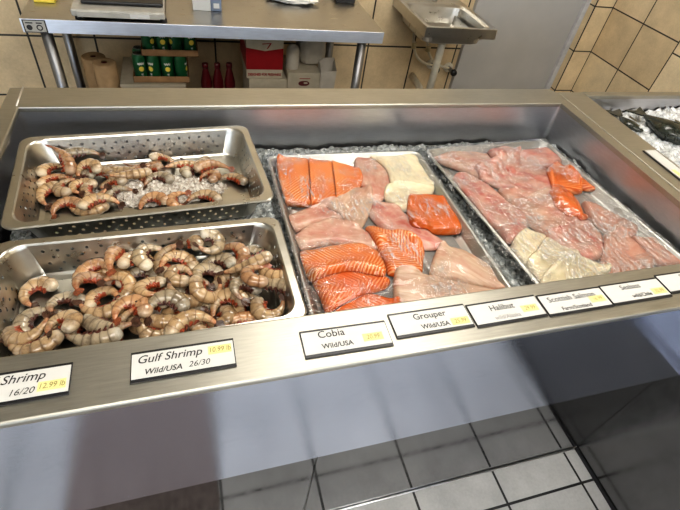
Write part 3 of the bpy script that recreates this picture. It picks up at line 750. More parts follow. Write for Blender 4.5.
fillet('fish_steak', 'largest smooth pink fish steak, at the front between cream fillets and its twin', 'fish steak', G4,
       [(605, 233), (616, 232), (628, 237), (641, 248), (653, 259), (653, 269), (638, 275), (618, 279), (604, 276), (602, 252)], .023, MT['tuna'], ((606, 236), (646, 270)), R=.011)
fillet('white_fish_fillet', 'cream white fish piece lying against the tapered end of the rosy fillet', 'fish fillet', G4,
       [(504, 250), (514, 239), (525, 230), (536, 232), (547, 237), (541, 247), (536, 254), (527, 263), (514, 260)], .024, MT['white'], ((508, 252), (544, 236)), R=.012, bump=.003)
fillet('white_fish_fillet', 'cream white fish piece in the middle of the three at the front', 'fish fillet', G4,
       [(527, 262), (536, 252), (547, 238), (562, 246), (580, 255), (562, 267), (541, 281), (527, 276)], .023, MT['white'], ((530, 266), (574, 252)), R=.012, bump=.003)
fillet('white_fish_fillet', 'cream white fish piece touching the front rim, in front of the ragged pink fillet', 'fish fillet', G4,
       [(539, 282), (550, 268), (563, 259), (581, 256), (594, 261), (606, 268), (606, 276), (575, 283), (548, 288)], .020, MT['white'], ((544, 280), (600, 268)), R=.012, bump=.003)

# ------------------------------------------------------------------ cling film over the two trays
def cling(fr, mat, label, seed, relax, crinkle):
    nu, nv = 90, 120; w, l = fr.w, fr.l; mg = .004
    U = np.linspace(-mg, w + mg, nu); V = np.linspace(-mg, l + mg, nv)
    UU, VV = np.meshgrid(U, V, indexing='ij')
    X = fr.x + fr.c * UU + fr.s * VV; Y = fr.y + fr.s * UU - fr.c * VV
    rim = fr.zb + (fr.zf - fr.zb) * VV / l + .0014
    Hd = H.copy()
    for _ in range(3): Hd = np.maximum.reduce([Hd, np.roll(Hd, 1, 0), np.roll(Hd, -1, 0), np.roll(Hd, 1, 1), np.roll(Hd, -1, 1)])
    ob = np.maximum(hs(X, Y, blur(Hd, 3)), hs(X, Y)) + .0016
    edge = (UU < .008) | (UU > w - .008) | (VV < .008) | (VV > l - .008)
    ob = np.where(edge, rim, ob)
    Z = np.maximum(ob, rim)
    for _ in range(relax):
        A = Z.copy(); A[1:-1, 1:-1] = (Z[2:, 1:-1] + Z[:-2, 1:-1] + Z[1:-1, 2:] + Z[1:-1, :-2]) / 4 - .00009
        Z = np.where(edge, rim, np.maximum(A, ob))
    k = (~edge) * crinkle
    Z = Z + k * np.abs(vnoise(X, Y, 45, seed)) * 2 + k * .6 * np.abs(vnoise(X * .35 + Y, Y, 120, seed + 3))
    bm = bmesh.new(); g = [[bm.verts.new((X[i, j], Y[i, j], Z[i, j] + RZ)) for j in range(nv)] for i in range(nu)]
    for i in range(nu - 1):
        for j in range(nv - 1): bm.faces.new((g[i][j], g[i + 1][j], g[i + 1][j + 1], g[i][j + 1]))
    per = [g[i][0] for i in range(nu)] + [g[-1][j] for j in range(1, nv)] + [g[i][-1] for i in range(nu - 2, -1, -1)] + [g[0][j] for j in range(nv - 2, 0, -1)]
    c = Vector(fr.P(w / 2, l / 2)); prev = per
    for s_, dz in ((.003, -.004), (.002, -.010)):
        nxt = []
        for v in prev:
            d = (v.co - c); d.z = 0; d.normalize()
            nxt.append(bm.verts.new(v.co + d * s_ + Vector((0, 0, dz + .003 * noise.noise(v.co * 60)))))
        for a in range(len(prev)): bm.faces.new((prev[a], prev[(a + 1) % len(prev)], nxt[(a + 1) % len(prev)], nxt[a]))
        prev = nxt
    o = from_bm('cling_film', bm, mat, None, True); return tag(o, label, 'cling film', 'cling film covers')
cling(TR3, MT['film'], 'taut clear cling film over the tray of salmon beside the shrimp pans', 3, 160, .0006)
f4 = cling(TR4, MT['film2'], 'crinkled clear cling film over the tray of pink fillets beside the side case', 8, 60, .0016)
# bunched-up spare film at the far corner and along the outer rim
def bunch(x0, y0, x1, y1, z, r, seed, parent):
    bm = bmesh.new(); n = 26; m_ = 9; g = []
    for i in range(n):
        t = i / (n - 1); row = []
        for k in range(m_):
            a = PI * (k / (m_ - 1)) ; rr = r * (.55 + .9 * abs(noise.noise((t * 9 + seed, k * .9, seed)))) * (.35 + .65 * math.sin(PI * min(1, max(0, t * .96 + .02))))
            row.append(bm.verts.new((x0 + (x1 - x0) * t + rr * math.cos(a), y0 + (y1 - y0) * t + .004 * noise.noise((t * 20, k, 1)), RZ + z + rr * math.sin(a) * 1.1)))
        g.append(row)
    for i in range(n - 1):
        for k in range(m_ - 1): bm.faces.new((g[i][k], g[i + 1][k], g[i + 1][k + 1], g[i][k + 1]))
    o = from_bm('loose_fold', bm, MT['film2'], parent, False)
    return o
a = TR4.P(TR4.w + .014, .0); b = TR4.P(TR4.w + .010, .30)
bunch(a[0] - .02, a[1] + .012, b[0], b[1], -.104, .014, 4, f4)

# ------------------------------------------------------------------ shrimp
def shrimp_proto(curl, L, seed, red):
    """spine of a headless shrimp lying on its side: returns bodies as meshes plus samples for resting it"""
    rnd = random.Random(seed); n = 54
    ang = -math.radians(curl) / 2; p = Vector((0, 0, 0)); pts = []; tan = []
    ks = [(.55 + .9 * math.sin(PI * (i / (n - 1)) ** .9)) for i in range(n)]; sk_ = sum(ks)
    for i in range(n):
        d = Vector((math.cos(ang), math.sin(ang), 0)); pts.append(p.copy()); tan.append(d)
        p = p + d * (L / (n - 1)); ang += math.radians(curl) * ks[i] / sk_
    mid = pts[n // 2]; ch = (pts[0] + pts[-1]) / 2 - mid
    th = math.atan2(ch.y, ch.x) if ch.length > .002 else PI / 2
    lo = Vector((min(q_.x for q_ in pts), min(q_.y for q_ in pts), 0)); hi_ = Vector((max(q_.x for q_ in pts), max(q_.y for q_ in pts), 0)); c = (lo + hi_) / 2
    R_ = Matrix.Rotation(-th, 4, 'Z')
    pts = [R_ @ (q_ - c) for q_ in pts]; tan = [R_ @ d for d in tan]
    HX, HY = (0, .06, .25, .45, .62, .8, .92, 1), (.0128, .0156, .0168, .0158, .0131, .0088, .0058, .0042)
    def hh(u): return float(np.interp(u, HX, HY)) * L / .098
    m = 14; bm = bmesh.new(); uvs = bm.loops.layers.uv.new('UVMap'); rings = []; rad = []
    for i in range(n):
        u = i / (n - 1); d = tan[i]; inn = Vector((-d.y, d.x, 0))      # towards the belly for a left turn
        fr_ = (u * 6.6) % 1; seg = 1 + (.15 * (fr_ - .5) - .10 * max(0, fr_ - .86) / .14) * (1 if u < .9 else 0)
        h = hh(u) * seg; w = h * .72; rad.append(w)
        ring = []
        for k in range(m):
            a = 2 * PI * k / m
            rr = h * (-math.cos(a)); y_ = w * math.sin(a)
            if math.cos(a) < 0: rr *= .82                                  # flatter belly
            ring.append(bm.verts.new(pts[i] + inn * rr + Vector((0, 0, y_))))
        rings.append(ring)
    def face(vs, us):
        f = bm.faces.new(vs)
        for lp, uv in zip(f.loops, us): lp[uvs].uv = uv
        f.smooth = True
    for i in range(n - 1):
        for k in range(m):
            k2 = (k + 1) % m; u0, u1 = i / (n - 1), (i + 1) / (n - 1); v0, v1 = abs(k / m * 2 - 1), abs((k + 1) / m * 2 - 1)
            # v = 0 on the belly, 1 on the belly again; .5 at the back
            a0 = 1 - v0; a1 = 1 - v1
            face((rings[i][k], rings[i][k2], rings[i + 1][k2], rings[i + 1][k]), ((u0, .5 + a0 / 2), (u0, .5 + a1 / 2), (u1, .5 + a1 / 2), (u1, .5 + a0 / 2)))
    hc = bm.verts.new(pts[0] - tan[0] * .0040 + Vector((0, 0, .001)))                             # bulging cut meat at the head end
    r2 = [bm.verts.new(pts[0] - tan[0] * .0030 + (v.co - pts[0]) * .74) for v in rings[0]]
    for k in range(m):
        face((rings[0][(k + 1) % m], rings[0][k], r2[k], r2[(k + 1) % m]), ((0, .5),) * 4); face((r2[(k + 1) % m], r2[k], hc), ((0, .5),) * 3)
    tc = bm.verts.new(pts[-1] + tan[-1] * .002)
    for k in range(m): face((rings[-1][k], rings[-1][(k + 1) % m], tc), ((1, .5),) * 3)
    body = bpy.data.meshes.new('shrimp_body'); bmesh.ops.recalc_face_normals(bm, faces=bm.faces[:]); bm.to_mesh(body); bm.free()
    # tail fan: five joined blades
    bm = bmesh.new(); d = tan[-1]; inn = Vector((-d.y, d.x, 0)); base = pts[-1] - d * .003; tl = L * .25
    root_u = bm.verts.new(base + Vector((0, 0, .0016))); root_d = bm.verts.new(base - Vector((0, 0, .0016)))
    spread = rnd.uniform(.16, .34)
    for k in range(5):
        a = (k - 2) * spread; dirv = (d * math.cos(a) + (inn * .75 + Vector((0, 0, .55))) * math.sin(a)); side = dirv.cross(Vector((0, 0, 1)) * .8 + inn * -.3).normalized()
        up = Vector((0, 0, .0012 * (1 - abs(k - 2) * .3)))
        le = tl * (1 - .10 * abs(k - 2)) * (.8 if k == 2 else 1); wd = .0036 * L / .095
        out = [base + dirv * le * .35 + side * wd * .8, base + dirv * le * .75 + side * wd, base + dirv * le, base + dirv * le * .75 - side * wd, base + dirv * le * .35 - side * wd * .8]
        vu = [bm.verts.new(q_ + up * (1 if j != 2 else .3)) for j, q_ in enumerate(out)]; vd = [bm.verts.new(q_ - up * (1 if j != 2 else .3)) for j, q_ in enumerate(out)]
        bm.faces.new([root_u] + vu); bm.faces.new(([root_d] + vd)[::-1])
        for j in range(4): bm.faces.new((vu[j], vd[j], vd[j + 1], vu[j + 1]))
        bm.faces.new((root_u, root_d, vd[0], vu[0])); bm.faces.new((vu[4], vd[4], root_d, root_u))
    tail = bpy.data.meshes.new('shrimp_tail'); bmesh.ops.recalc_face_normals(bm, faces=bm.faces[:]); bm.to_mesh(tail); bm.free()
    for p_ in tail.polygons: p_.use_smooth = False
    # fringe of swimming legs along the belly
    bm = bmesh.new(); prev = None; N = 61
    for i in range(N):
        u = .04 + .66 * i / (N - 1); j = min(n - 2, int(u * (n - 1))); t = u * (n - 1) - j
        p_ = pts[j].lerp(pts[j + 1], t); d = tan[j]; inn = Vector((-d.y, d.x, 0)); h = hh(u)
        lobe = abs(math.sin(PI * 5 * i / (N - 1))) ** 1.6
        r0 = p_ + inn * h * .62; r1 = p_ + inn * (h * .8 + (-.0006 + .0066 * lobe) * L / .095) - d * .005 * lobe
        z = .0034 - .0014 * lobe
        cur = [bm.verts.new(r0 + Vector((0, 0, h * .42))), bm.verts.new(r1 + Vector((0, 0, z * .9))), bm.verts.new(r1 + Vector((0, 0, -z * .9))), bm.verts.new(r0 - Vector((0, 0, h * .42)))]
        if prev:
            for k in range(4): bm.faces.new((prev[k], prev[(k + 1) % 4], cur[(k + 1) % 4], cur[k]))
        else: bm.faces.new(cur)
        prev = cur
    bm.faces.new(prev[::-1])
    legs = bpy.data.meshes.new('shrimp_legs'); bmesh.ops.recalc_face_normals(bm, faces=bm.faces[:]); bm.to_mesh(legs); bm.free()
    samp = [(pts[i], rad[i]) for i in range(0, n, 3)] + [(pts[-1] + tan[-1] * L * .14, .003)]
    return body, tail, legs, samp
CURLS = [20, 60, 110, 160, 200, 240, 285]
PROTO = {}
def proto(ci, var):
    k = (ci, var)
    if k not in PROTO:
        b, t, l_, s_ = shrimp_proto(CURLS[ci], .096 - .0008 * ci, ci * 11 + var, var)
        b.materials.append(MT['shrimp'][var % 3]); t.materials.append(MT['taild'] if var != 2 else MT['tailr']); l_.materials.append(MT['legs'] if var != 1 else MT['legsd'])
        PROTO[k] = (b, t, l_, s_)
    return PROTO[k]
ORD = ['first', 'second', 'third', 'fourth', 'fifth', 'sixth', 'seventh', 'eighth', 'ninth', 'tenth', 'eleventh', 'twelfth', 'thirteenth', 'fourteenth']
LOOK = ['straight', 'nearly straight', 'gently curved', 'half curled', 'C-curled', 'tightly curled', 'ring-curled']
TINT = ['tan', 'grey', 'rusty']
def lay_shrimp(items, pan, rows, group, fr, size=1.0):
    """items: (u, v, direction in the picture in which the curl opens (degrees, 0 right, 90 down), curl index, tint, head first?, stand)"""
    names = rows
    # rows from the back of the pan to the front, then left to right in each
    order = sorted(range(len(items)), key=lambda i: items[i][1] + .16 * items[i][0]); per = math.ceil(len(items) / len(rows)); lab = {}
    for r in range(len(rows)):
        ch = sorted(order[r * per:(r + 1) * per], key=lambda i: items[i][0])
        for k, i in enumerate(ch):
            it = items[i]; lab[i] = f"{TINT[it[4]]} {LOOK[it[3]]} shrimp, {ORD[k]} from the left in the {rows[r]} row of the {pan} pan"
    for i in sorted(range(len(items)), key=lambda i: (items[i][6] if len(items[i]) > 6 else 0, random.random())):
        u, v, dirp, ci, var, flip = items[i][:6]
        b, t, l_, samp = proto(ci, var)
        z = fr.zb - .045
        A = onz(u, v, z); a = math.radians(dirp); B = onz(u + 6 * math.cos(a), v + 6 * math.sin(a), z)
        ang = math.atan2(B[1] - A[1], B[0] - A[0])
        best = None
        for trial in range(70):
            rx = random.gauss(0, .22) if trial else 0; ry = random.gauss(0, .22) if trial else 0; da = random.gauss(0, .12); jx, jy = random.gauss(0, .004), random.gauss(0, .004)
            M = Matrix.Rotation(ang + da, 4, 'Z') @ Matrix.Rotation(ry, 4, 'Y') @ Matrix.Rotation(rx, 4, 'X') @ (Matrix.Rotation(PI, 4, 'X') if flip else Matrix())
            M = M @ Matrix.Scale(size, 4)
            need = []; P_ = []
            for s_, r_ in samp:
                q_ = M @ s_; x, y = A[0] + jx + q_.x, A[1] + jy + q_.y
                dx, dy = fr.inv(x, y)
                out = max(0, .030 - dx, dx - fr.w + .030, .030 - dy, dy - fr.l + .030)
                P_.append((x, y, q_.z, r_ * size, out)); need.append(float(hs(np.array(x), np.array(y))) - q_.z + r_ * size * .88)
            zc = max(need); cost = zc + .25 * sum(zc + p_[2] for p_ in P_) / len(P_) + 2 * max(p_[4] for p_ in P_) + .1 * np.std(np.array(need))
            if best is None or cost < best[0]: best = (cost, zc, M, P_, jx, jy)
        _, zc, M, P_, jx, jy = best
        root = thing('shrimp', lab[i], 'shrimp', group)
        root.matrix_world = Matrix.Translation((A[0] + jx, A[1] + jy, zc + RZ)) @ M
        for nm, me in (('shell', b), ('tail_fan', t), ('legs', l_)):
            o = bpy.data.objects.new(nm, me); COL.objects.link(o); o.parent = root
        for x, y, dz, r_, _o in P_:
            R2 = (r_ * 1.15) ** 2; i0 = int((x - r_ * 1.2 - GX0) / CELL); i1 = int((x + r_ * 1.2 - GX0) / CELL) + 2; j0 = int((y - r_ * 1.2 - GY0) / CELL); j1 = int((y + r_ * 1.2 - GY0) / CELL) + 2
            i0 = max(i0, 0); j0 = max(j0, 0)
            xs = GXm[i0:i1, j0:j1]; ys = GYm[i0:i1, j0:j1]; dd = (xs - x) ** 2 + (ys - y) ** 2
            m = dd < R2; hz = zc + dz + np.sqrt(np.maximum(R2 - dd, 0)) * .68
            sub = H[i0:i1, j0:j1]; sub[m] = np.maximum(sub[m], hz[m])
# u, v, opening direction, curl, tint, flip, layer
FRONT = [(32, 290, 40, 4, 0, 0, 1), (33, 314, 20, 3, 1, 1, 0), (23, 331, -95, 3, 0, 0, 1), (29, 345, -85, 2, 0, 1, 0), (66, 331, 110, 5, 0, 0, 2), (88, 338, -70, 1, 1, 1, 1),
         (62, 303, 60, 4, 1, 0, 1), (95, 267, 100, 3, 2, 1, 1), (90, 281, 40, 3, 2, 0, 2), (117, 257, 0, 1, 2, 0, 2), (138, 261, 95, 4, 0, 1, 1), (121, 285, 170, 4, 0, 0, 2),
         (98, 297, 60, 4, 0, 1, 1), (107, 310, -75, 2, 0, 1, 2), (134, 317, 80, 4, 2, 0, 2), (102, 328, -60, 1, 1, 0, 1), (125, 331, 30, 2, 0, 1, 0), (155, 294, 10, 4, 0, 0, 1),
         (154, 256, 20, 4, 1, 1, 1), (140, 273, 80, 3, 1, 0, 0), (157, 327, -50, 3, 0, 1, 1), (53, 343, -60, 2, 1, 0, 0), (152, 310, 60, 3, 0, 0, 0),
         (163, 258, 20, 3, 0, 1, 2), (187, 246, 95, 4, 0, 0, 1), (207, 250, 175, 5, 1, 1, 2), (183, 262, 110, 3, 0, 0, 2), (173, 277, 10, 6, 0, 1, 3), (206, 272, 20, 4, 1, 0, 1),
         (236, 252, 150, 3, 2, 0, 1), (258, 252, 160, 3, 1, 1, 0), (250, 267, -80, 0, 0, 1, 2), (158, 284, 40, 5, 0, 0, 0), (181, 297, -90, 3, 0, 1, 2), (210, 293, -85, 4, 0, 0, 2),
         (231, 279, 95, 4, 0, 1, 1), (242, 294, 40, 4, 1, 0, 1), (258, 283, 5, 4, 2, 1, 2), (275, 290, 90, 1, 1, 0, 1), (273, 275, -40, 2, 0, 1, 1), (273, 310, -60, 4, 0, 0, 2),
         (221, 315, -110, 5, 0, 1, 3), (177, 322, -100, 1, 0, 0, 1), (193, 327, 80, 2, 0, 1, 1), (163, 312, 60, 3, 1, 0, 1), (146, 313, -20, 3, 0, 1, 0), (246, 319, 90, 2, 2, 0, 1),
         (199, 308, 40, 2, 1, 1, 0), (227, 301, 60, 3, 0, 0, 0), (66, 318, -40, 3, 1, 0, 0), (84, 322, 90, 3, 0, 1, 0), (110, 272, 120, 3, 0, 0, 0), (192, 283, 60, 3, 1, 1, 0), (250, 302, -10, 4, 0, 0, 0), (213, 330, -90, 3, 0, 0, 0), (213, 262, 60, 3, 1, 0, 0), (127, 302, 60, 3, 1, 1, 0), (176, 309, 0, 3, 0, 0, 0)]
REAR = [(45, 189, 0, 2, 0, 0, 2), (49, 166, 20, 2, 0, 1, 1), (65, 165, 170, 1, 2, 0, 2), (79, 156, 90, 1, 1, 1, 1), (89, 169, 100, 4, 0, 0, 1), (56, 176, 60, 3, 2, 1, 0), (78, 172, 40, 3, 1, 0, 0),
        (66, 185, 0, 4, 0, 1, 1), (83, 188, 30, 4, 0, 0, 1), (102, 174, 160, 3, 0, 1, 1), (121, 168, -80, 1, 0, 0, 2), (142, 161, -85, 2, 2, 1, 1), (112, 183, 60, 4, 0, 0, 1), (129, 178, -80, 0, 0, 1, 2),
        (67, 202, 60, 3, 2, 0, 1), (83, 203, -70, 2, 0, 1, 0), (150, 172, 20, 3, 2, 0, 1), (164, 158, 95, 4, 0, 1, 1), (154, 182, 80, 3, 1, 0, 0), (180, 166, 85, 1, 0, 0, 1), (196, 157, -90, 3, 0, 1, 1),
        (208, 174, 150, 5, 2, 0, 1), (193, 170, 30, 4, 1, 1, 0), (212, 164, 80, 1, 2, 1, 2), (231, 176, 110, 2, 0, 0, 1), (150, 197, 60, 3, 2, 0, 1), (174, 197, 0, 3, 2, 1, 1), (201, 194, 100, 2, 0, 0, 1), (120, 190, 30, 3, 1, 1, 0), (98, 190, -40, 3, 0, 0, 0), (100, 203, 80, 2, 0, 1, 0)]
# slush of ice in the rear pan first
def zsl(x, y):
    c = onz(160, 186, -.085); d = math.hypot((x - c[0]) / .15, (y - c[1]) / .062)
    return float(hs(np.array(x), np.array(y))) - .004 + .020 * max(0, 1 - d ** 2) + .003 * noise.noise((x * 40, y * 40, 2))
def slush():
    st = .0055; bm = bmesh.new(); g = {}
    c = onz(160, 186, -.085)
    for i in range(-30, 31):
        for j in range(-13, 14):
            x = c[0] + i * st; y = c[1] + j * st
            if math.hypot((x - c[0]) / .158, (y - c[1]) / .066) < 1:
                g[(i, j)] = bm.verts.new((x + random.uniform(-.35, .35) * st, y + random.uniform(-.35, .35) * st, RZ + zsl(x, y) + random.random() ** 2 * .007))
    for (i, j) in list(g):
        if all(k in g for k in ((i + 1, j), (i + 1, j + 1), (i, j + 1))): bm.faces.new((g[(i, j)], g[(i + 1, j)], g[(i + 1, j + 1)], g[(i, j + 1)]))
    o = from_bm('ice_slush', bm, MT['slush']); tag(o, 'wet ice slush among the shrimp in the rear pan', 'ice', kind='stuff')
    m = (np.hypot((GXm - c[0]) / .15, (GYm - c[1]) / .062) < 1)
    d = np.hypot((GXm - c[0]) / .15, (GYm - c[1]) / .062)
    H[m] = np.maximum(H[m], (H - .004 + .020 * np.maximum(0, 1 - d ** 2))[m])
slush()
lay_shrimp(FRONT, 'front', ['rearmost', 'second', 'third', 'fourth', 'frontmost'], 'raw shrimp in the front pan', PAN2)
lay_shrimp(REAR, 'rear', ['back', 'middle', 'front'], 'raw shrimp in the rear pan', PAN1, .92)

# ------------------------------------------------------------------ price labels on the front rim
def shelf_label(x, y, rz, label, title, line2, price, tpos, lpos, spos, tsize=.0135, lsize=.0098, shear=0.0, faded=False, count=None, group='price labels on the counter rim'):
    t = thing('price_label', label, 'price label', group, (x, y, RZ + .0006), rz)
    w, h = .146, .0505
    bm = bmesh.new(); bbox(bm, 0, w, 0, h, -RZ, -RZ + .0022, .0004); from_bm('backing', bm, MT['black'], t)
    bm = bmesh.new(); bbox(bm, .0014, w - .0014, .0052, h - .0042, -RZ + .0018, -RZ + .0027); c = from_bm('card', bm, MT['card'], t)
    zt = .0031
    lettering('product_lettering', title, tsize * 1.25, MT['ink'], c, Matrix.Translation((tpos[0] * w, tpos[1] * h, zt)), shear=shear, bold=.00012)
    if line2: lettering('origin_lettering', line2, lsize * 1.2, MT['inkgrey'] if faded else MT['ink'], c, Matrix.Translation((lpos[0] * w, lpos[1] * h, zt)), shear=shear, bold=.0002)
    if count: lettering('count_lettering', count[0], lsize * 1.25, MT['ink'], c, Matrix.Translation((count[1] * w, count[2] * h, zt)), shear=shear)
    if price:
        bm = bmesh.new(); bbox(bm, spos[0] * w, (spos[0] + .235) * w, spos[1] * h, (spos[1] + .29) * h, -RZ + .0027, -RZ + .0031); s_ = from_bm('price_sticker', bm, MT['yellow'], t)
        lettering('price_lettering', price, .012, MT['pencil'], s_, Matrix.Translation(((spos[0] + .117) * w, (spos[1] + .07) * h, .0034)), shear=.15, sx=.85)
    return t
YL = -.0765
shelf_label(.0555, YL - .0005, .012, 'white price card for Gulf Shrimp 16/20, cut off at the rim end', 'Gulf Shrimp', 'Wild/USA', '12.99 lb', (.47, .60), (.22, .22), (.73, .22), .0150, .0108, .25, count=('16/20', .60, .22))
shelf_label(.277, YL + .002, .004, 'white price card for Gulf Shrimp 26/30 in front of the front shrimp pan', 'Gulf Shrimp', 'Wild/USA', '10.99 lb', (.365, .58), (.30, .20), (.735, .52), .0150, .0105, .25, count=('26/30', .64, .22))
shelf_label(.5255, -.0805, -.012, 'white price card for Cobia with its price on yellow', 'Cobia', 'Wild/USA', '20.99', (.34, .64), (.38, .24), (.68, .28), .0150, .0105)
shelf_label(.6815, -.0715, .0, 'white price card for Grouper', 'Grouper', 'Wild/USA', '25.99', (.50, .60), (.52, .20), (.73, .16), .0140, .0108)
shelf_label(.8315, -.0755, .008, 'white price card for Halibut', 'Halibut', 'wild/Alaska', '29.99', (.45, .56), (.46, .18), (.70, .30), .0140, .0098, faded=True)
shelf_label(.9805, -.077, .0, 'white price card for Scottish Salmon, from a farm in Scotland', 'Scottish Salmon', 'Farm/Scotland', '16.99', (.48, .58), (.46, .16), (.72, .30), .0135, .0098)
shelf_label(1.129, -.0755, .0, 'white price card for Seabass from Chile', 'Seabass', 'wild/Chile', '32.99', (.46, .62), (.54, .20), (.74, .20), .0130, .0100)
shelf_label(1.278, -.0695, .0, 'white price card last on the rim, cut off beside the Seabass card', 'Snapper', 'Wild/USA', '19.99', (.58, .60), (.50, .20), (.74, .20), .0140, .0100)
t = thing('price_label', 'white price card lying on the rim of the side case by the ice', 'price label', None, (1.648, .424, RZ + .001), -PI / 2 + .0)
bm = bmesh.new(); bbox(bm, 0, .146, 0, .0505, -RZ, -RZ + .0022, .0004); from_bm('backing', bm, MT['black'], t)
bm = bmesh.new(); bbox(bm, .0012, .1448, .0058, .0475, -RZ + .0018, -RZ + .0027); c = from_bm('card', bm, MT['card'], t)
bm = bmesh.new(); bbox(bm, .10, .134, .012, .026, -RZ + .0027, -RZ + .0031); from_bm('price_sticker', bm, MT['yellow'], t)

# ------------------------------------------------------------------ ice and whole fish in the side case
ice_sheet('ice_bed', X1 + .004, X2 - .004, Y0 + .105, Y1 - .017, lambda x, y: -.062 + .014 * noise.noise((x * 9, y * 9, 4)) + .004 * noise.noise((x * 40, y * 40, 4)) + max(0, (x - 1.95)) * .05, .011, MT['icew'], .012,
          'white crushed ice heaped in the side display case', 'ice')
def whole_fish(label, p0, p1, r, m, belly, tail_at):
    t = thing('whole_fish', label, 'fish', 'whole fish on the ice')
    p0, p1 = Vector(p0), Vector(p1); n, k_ = 22, 14; bm = bmesh.new(); d = (p1 - p0); side = Vector((-d.y, d.x, 0)).normalized(); up = Vector((0, 0, 1)); g = []
    for i in range(n):
        s_ = i / (n - 1); pr = (math.sin(PI * min(1, s_ * .93 + .04)) ** .62) * (1 - .55 * max(0, s_ - .45) / .55); bend = .012 * math.sin(PI * s_)
        c = p0 + d * s_ + side * bend
        g.append([bm.verts.new(c + side * r * pr * math.cos(2 * PI * k / k_) + up * r * .62 * pr * math.sin(2 * PI * k / k_)) for k in range(k_)])
    for i in range(n - 1):
        for k in range(k_):
            f = bm.faces.new((g[i][k], g[i][(k + 1) % k_], g[i + 1][(k + 1) % k_], g[i + 1][k])); f.material_index = 1 if 6 <= k <= 8 else 0
    bm.faces.new(g[0][::-1]); bm.faces.new(g[-1])
    from_bm('body', bm, [m, belly], t, True)
    bm = bmesh.new(); e = p0 + d * .985; dn = d.normalized()
    pts = [e - side * .012, e + dn * .05 - side * .045, e + dn * .035, e + dn * .05 + side * .045, e + side * .012]
    a = [bm.verts.new(q_ + up * .002) for q_ in pts]; b = [bm.verts.new(q_ - up * .002) for q_ in pts]; bridge(bm, [a, b], True); bm.faces.new(a[::-1]); from_bm('tail_fin', bm, m, t)
    bm = bmesh.new(); b0 = [p0 + d * (.28 + .5 * i / 9) + side * r * (.86 - .3 * i / 9) for i in range(10)]
    lo_ = [bm.verts.new(q_) for q_ in b0]; hi_ = [bm.verts.new(q_ + side * (.020 if i % 2 else .013) * math.sin(PI * (i + 1) / 11) - up * .004) for i, q_ in enumerate(b0)]
    for i in range(9): bm.faces.new((lo_[i], lo_[i + 1], hi_[i + 1], hi_[i]))
    from_bm('dorsal_fin', bm, m, t)
    bm = bmesh.new(); c = p0 + d * .30 + up * r * .56 - side * r * .1
    pts = [c, c + dn * .035 + side * .012 + up * .004, c + dn * .045 - side * .006 + up * .003, c + dn * .02 - side * .014]
    bm.faces.new([bm.verts.new(q_) for q_ in pts]); from_bm('pectoral_fin', bm, m, t)
    e = p0 + d * .11 + up * r * .40 + side * r * .12
    lathe('eye', [(.0001, .0035), (.003, .003), (.005, .001), (.0055, -.002)], MT['card'], t, 12, e)
    return t
def icez(u, v, dz): p = onz(u, v, -.05); return (p[0], p[1], RZ - .048 + dz)
a = icez(692, 148, .016); b = icez(641, 119, .014)
whole_fish('dark whole fish with a pale belly lying on the ice of the side case', a, b, .050, MT['fishblack'], MT['fishbelly'], 0)
a = icez(641, 133, .004); b = icez(619, 117, .002)
whole_fish('small dark fish poking from the ice next to the side case rim', a, b, .024, MT['fishblack'], MT['fishblack'], 0)
a = icez(670, 130, .012); b = icez(726, 139, .014)
whole_fish('reddish whole fish behind the dark fish on the side case ice', a, b, .034, MT['fishred'], MT['fishred'], 0)

# ------------------------------------------------------------------ work table behind the counter
TZ = -.05; TX0, TX1, TY0, TY1 = -.135, 1.197, 1.428, 1.945
wt = thing('work_table', 'stainless steel work table against the tiled wall behind the counter', 'table')
box('tabletop', TX0, TX1, TY0, TY1, TZ - .004, TZ, MT['table'], wt, .0015)
box('front_edge', TX0, TX1, TY0 - .001, TY0 + .003, TZ - .046, TZ - .001, MT['tableedge_lit'], wt, .001)
for x in (TX0, TX1 - .004): box('side_edge', x, x + .004, TY0 + .003, TY1, TZ - .046, TZ - .002, MT['table'], wt)
box('lower_shelf', TX0 + .05, TX1 - .06, TY0 + .03, TY1 - .01, -.612, -.60, MT['leg'], wt, .002)
for u_, v_, yy in ((46.5, 33, TY0 + .035), (66.5, 33, TY1 - .045), (361.5, 45, TY0 + .035), (330, 44, TY1 - .045)):
    p = ony(u_, v_, yy); lg = tube('leg', [(p[0], yy, TZ - .004), (p[0], yy, -RZ + .03)], .0195, MT['leg'], wt, 16)
    lathe('foot', [(.014, 0), (.016, .004), (.013, .03)], MT['black'], lg, 14, (p[0], yy, .0005))
# certification sticker on the front edge
st = box('sticker', TX0 + .006, TX0 + .077, TY0 - .0018, TY0 - .0011, TZ - .045, TZ - .003, MT['ink'], wt)
box('sticker_face', TX0 + .010, TX0 + .073, TY0 - .0024, TY0 - .0017, TZ - .042, TZ - .006, MT['scalegrey'], st)
RX = Matrix.Rotation(PI / 2, 4, 'X')
for cx, r0, r1 in ((TX0 + .024, .0, .009), (TX0 + .055, .006, .010)):
    bm = bmesh.new(); n = 20
    o_ = [bm.verts.new((cx + r1 * math.cos(2 * PI * k / n), TY0 - .0028, RZ + TZ - .028 + r1 * math.sin(2 * PI * k / n))) for k in range(n)]
    if r0:
        i_ = [bm.verts.new((cx + r0 * math.cos(2 * PI * k / n), TY0 - .0028, RZ + TZ - .028 + r0 * math.sin(2 * PI * k / n))) for k in range(n)]; bridge(bm, [o_, i_])
    else: bm.faces.new(o_)
    from_bm('emblem', bm, MT['ink'], st)
for cx, w in ((TX0 + .026, .022), (TX0 + .056, .018)): box('emblem', cx - w / 2, cx + w / 2, TY0 - .0029, TY0 - .0025, TZ - .015, TZ - .011, MT['ink'], st)

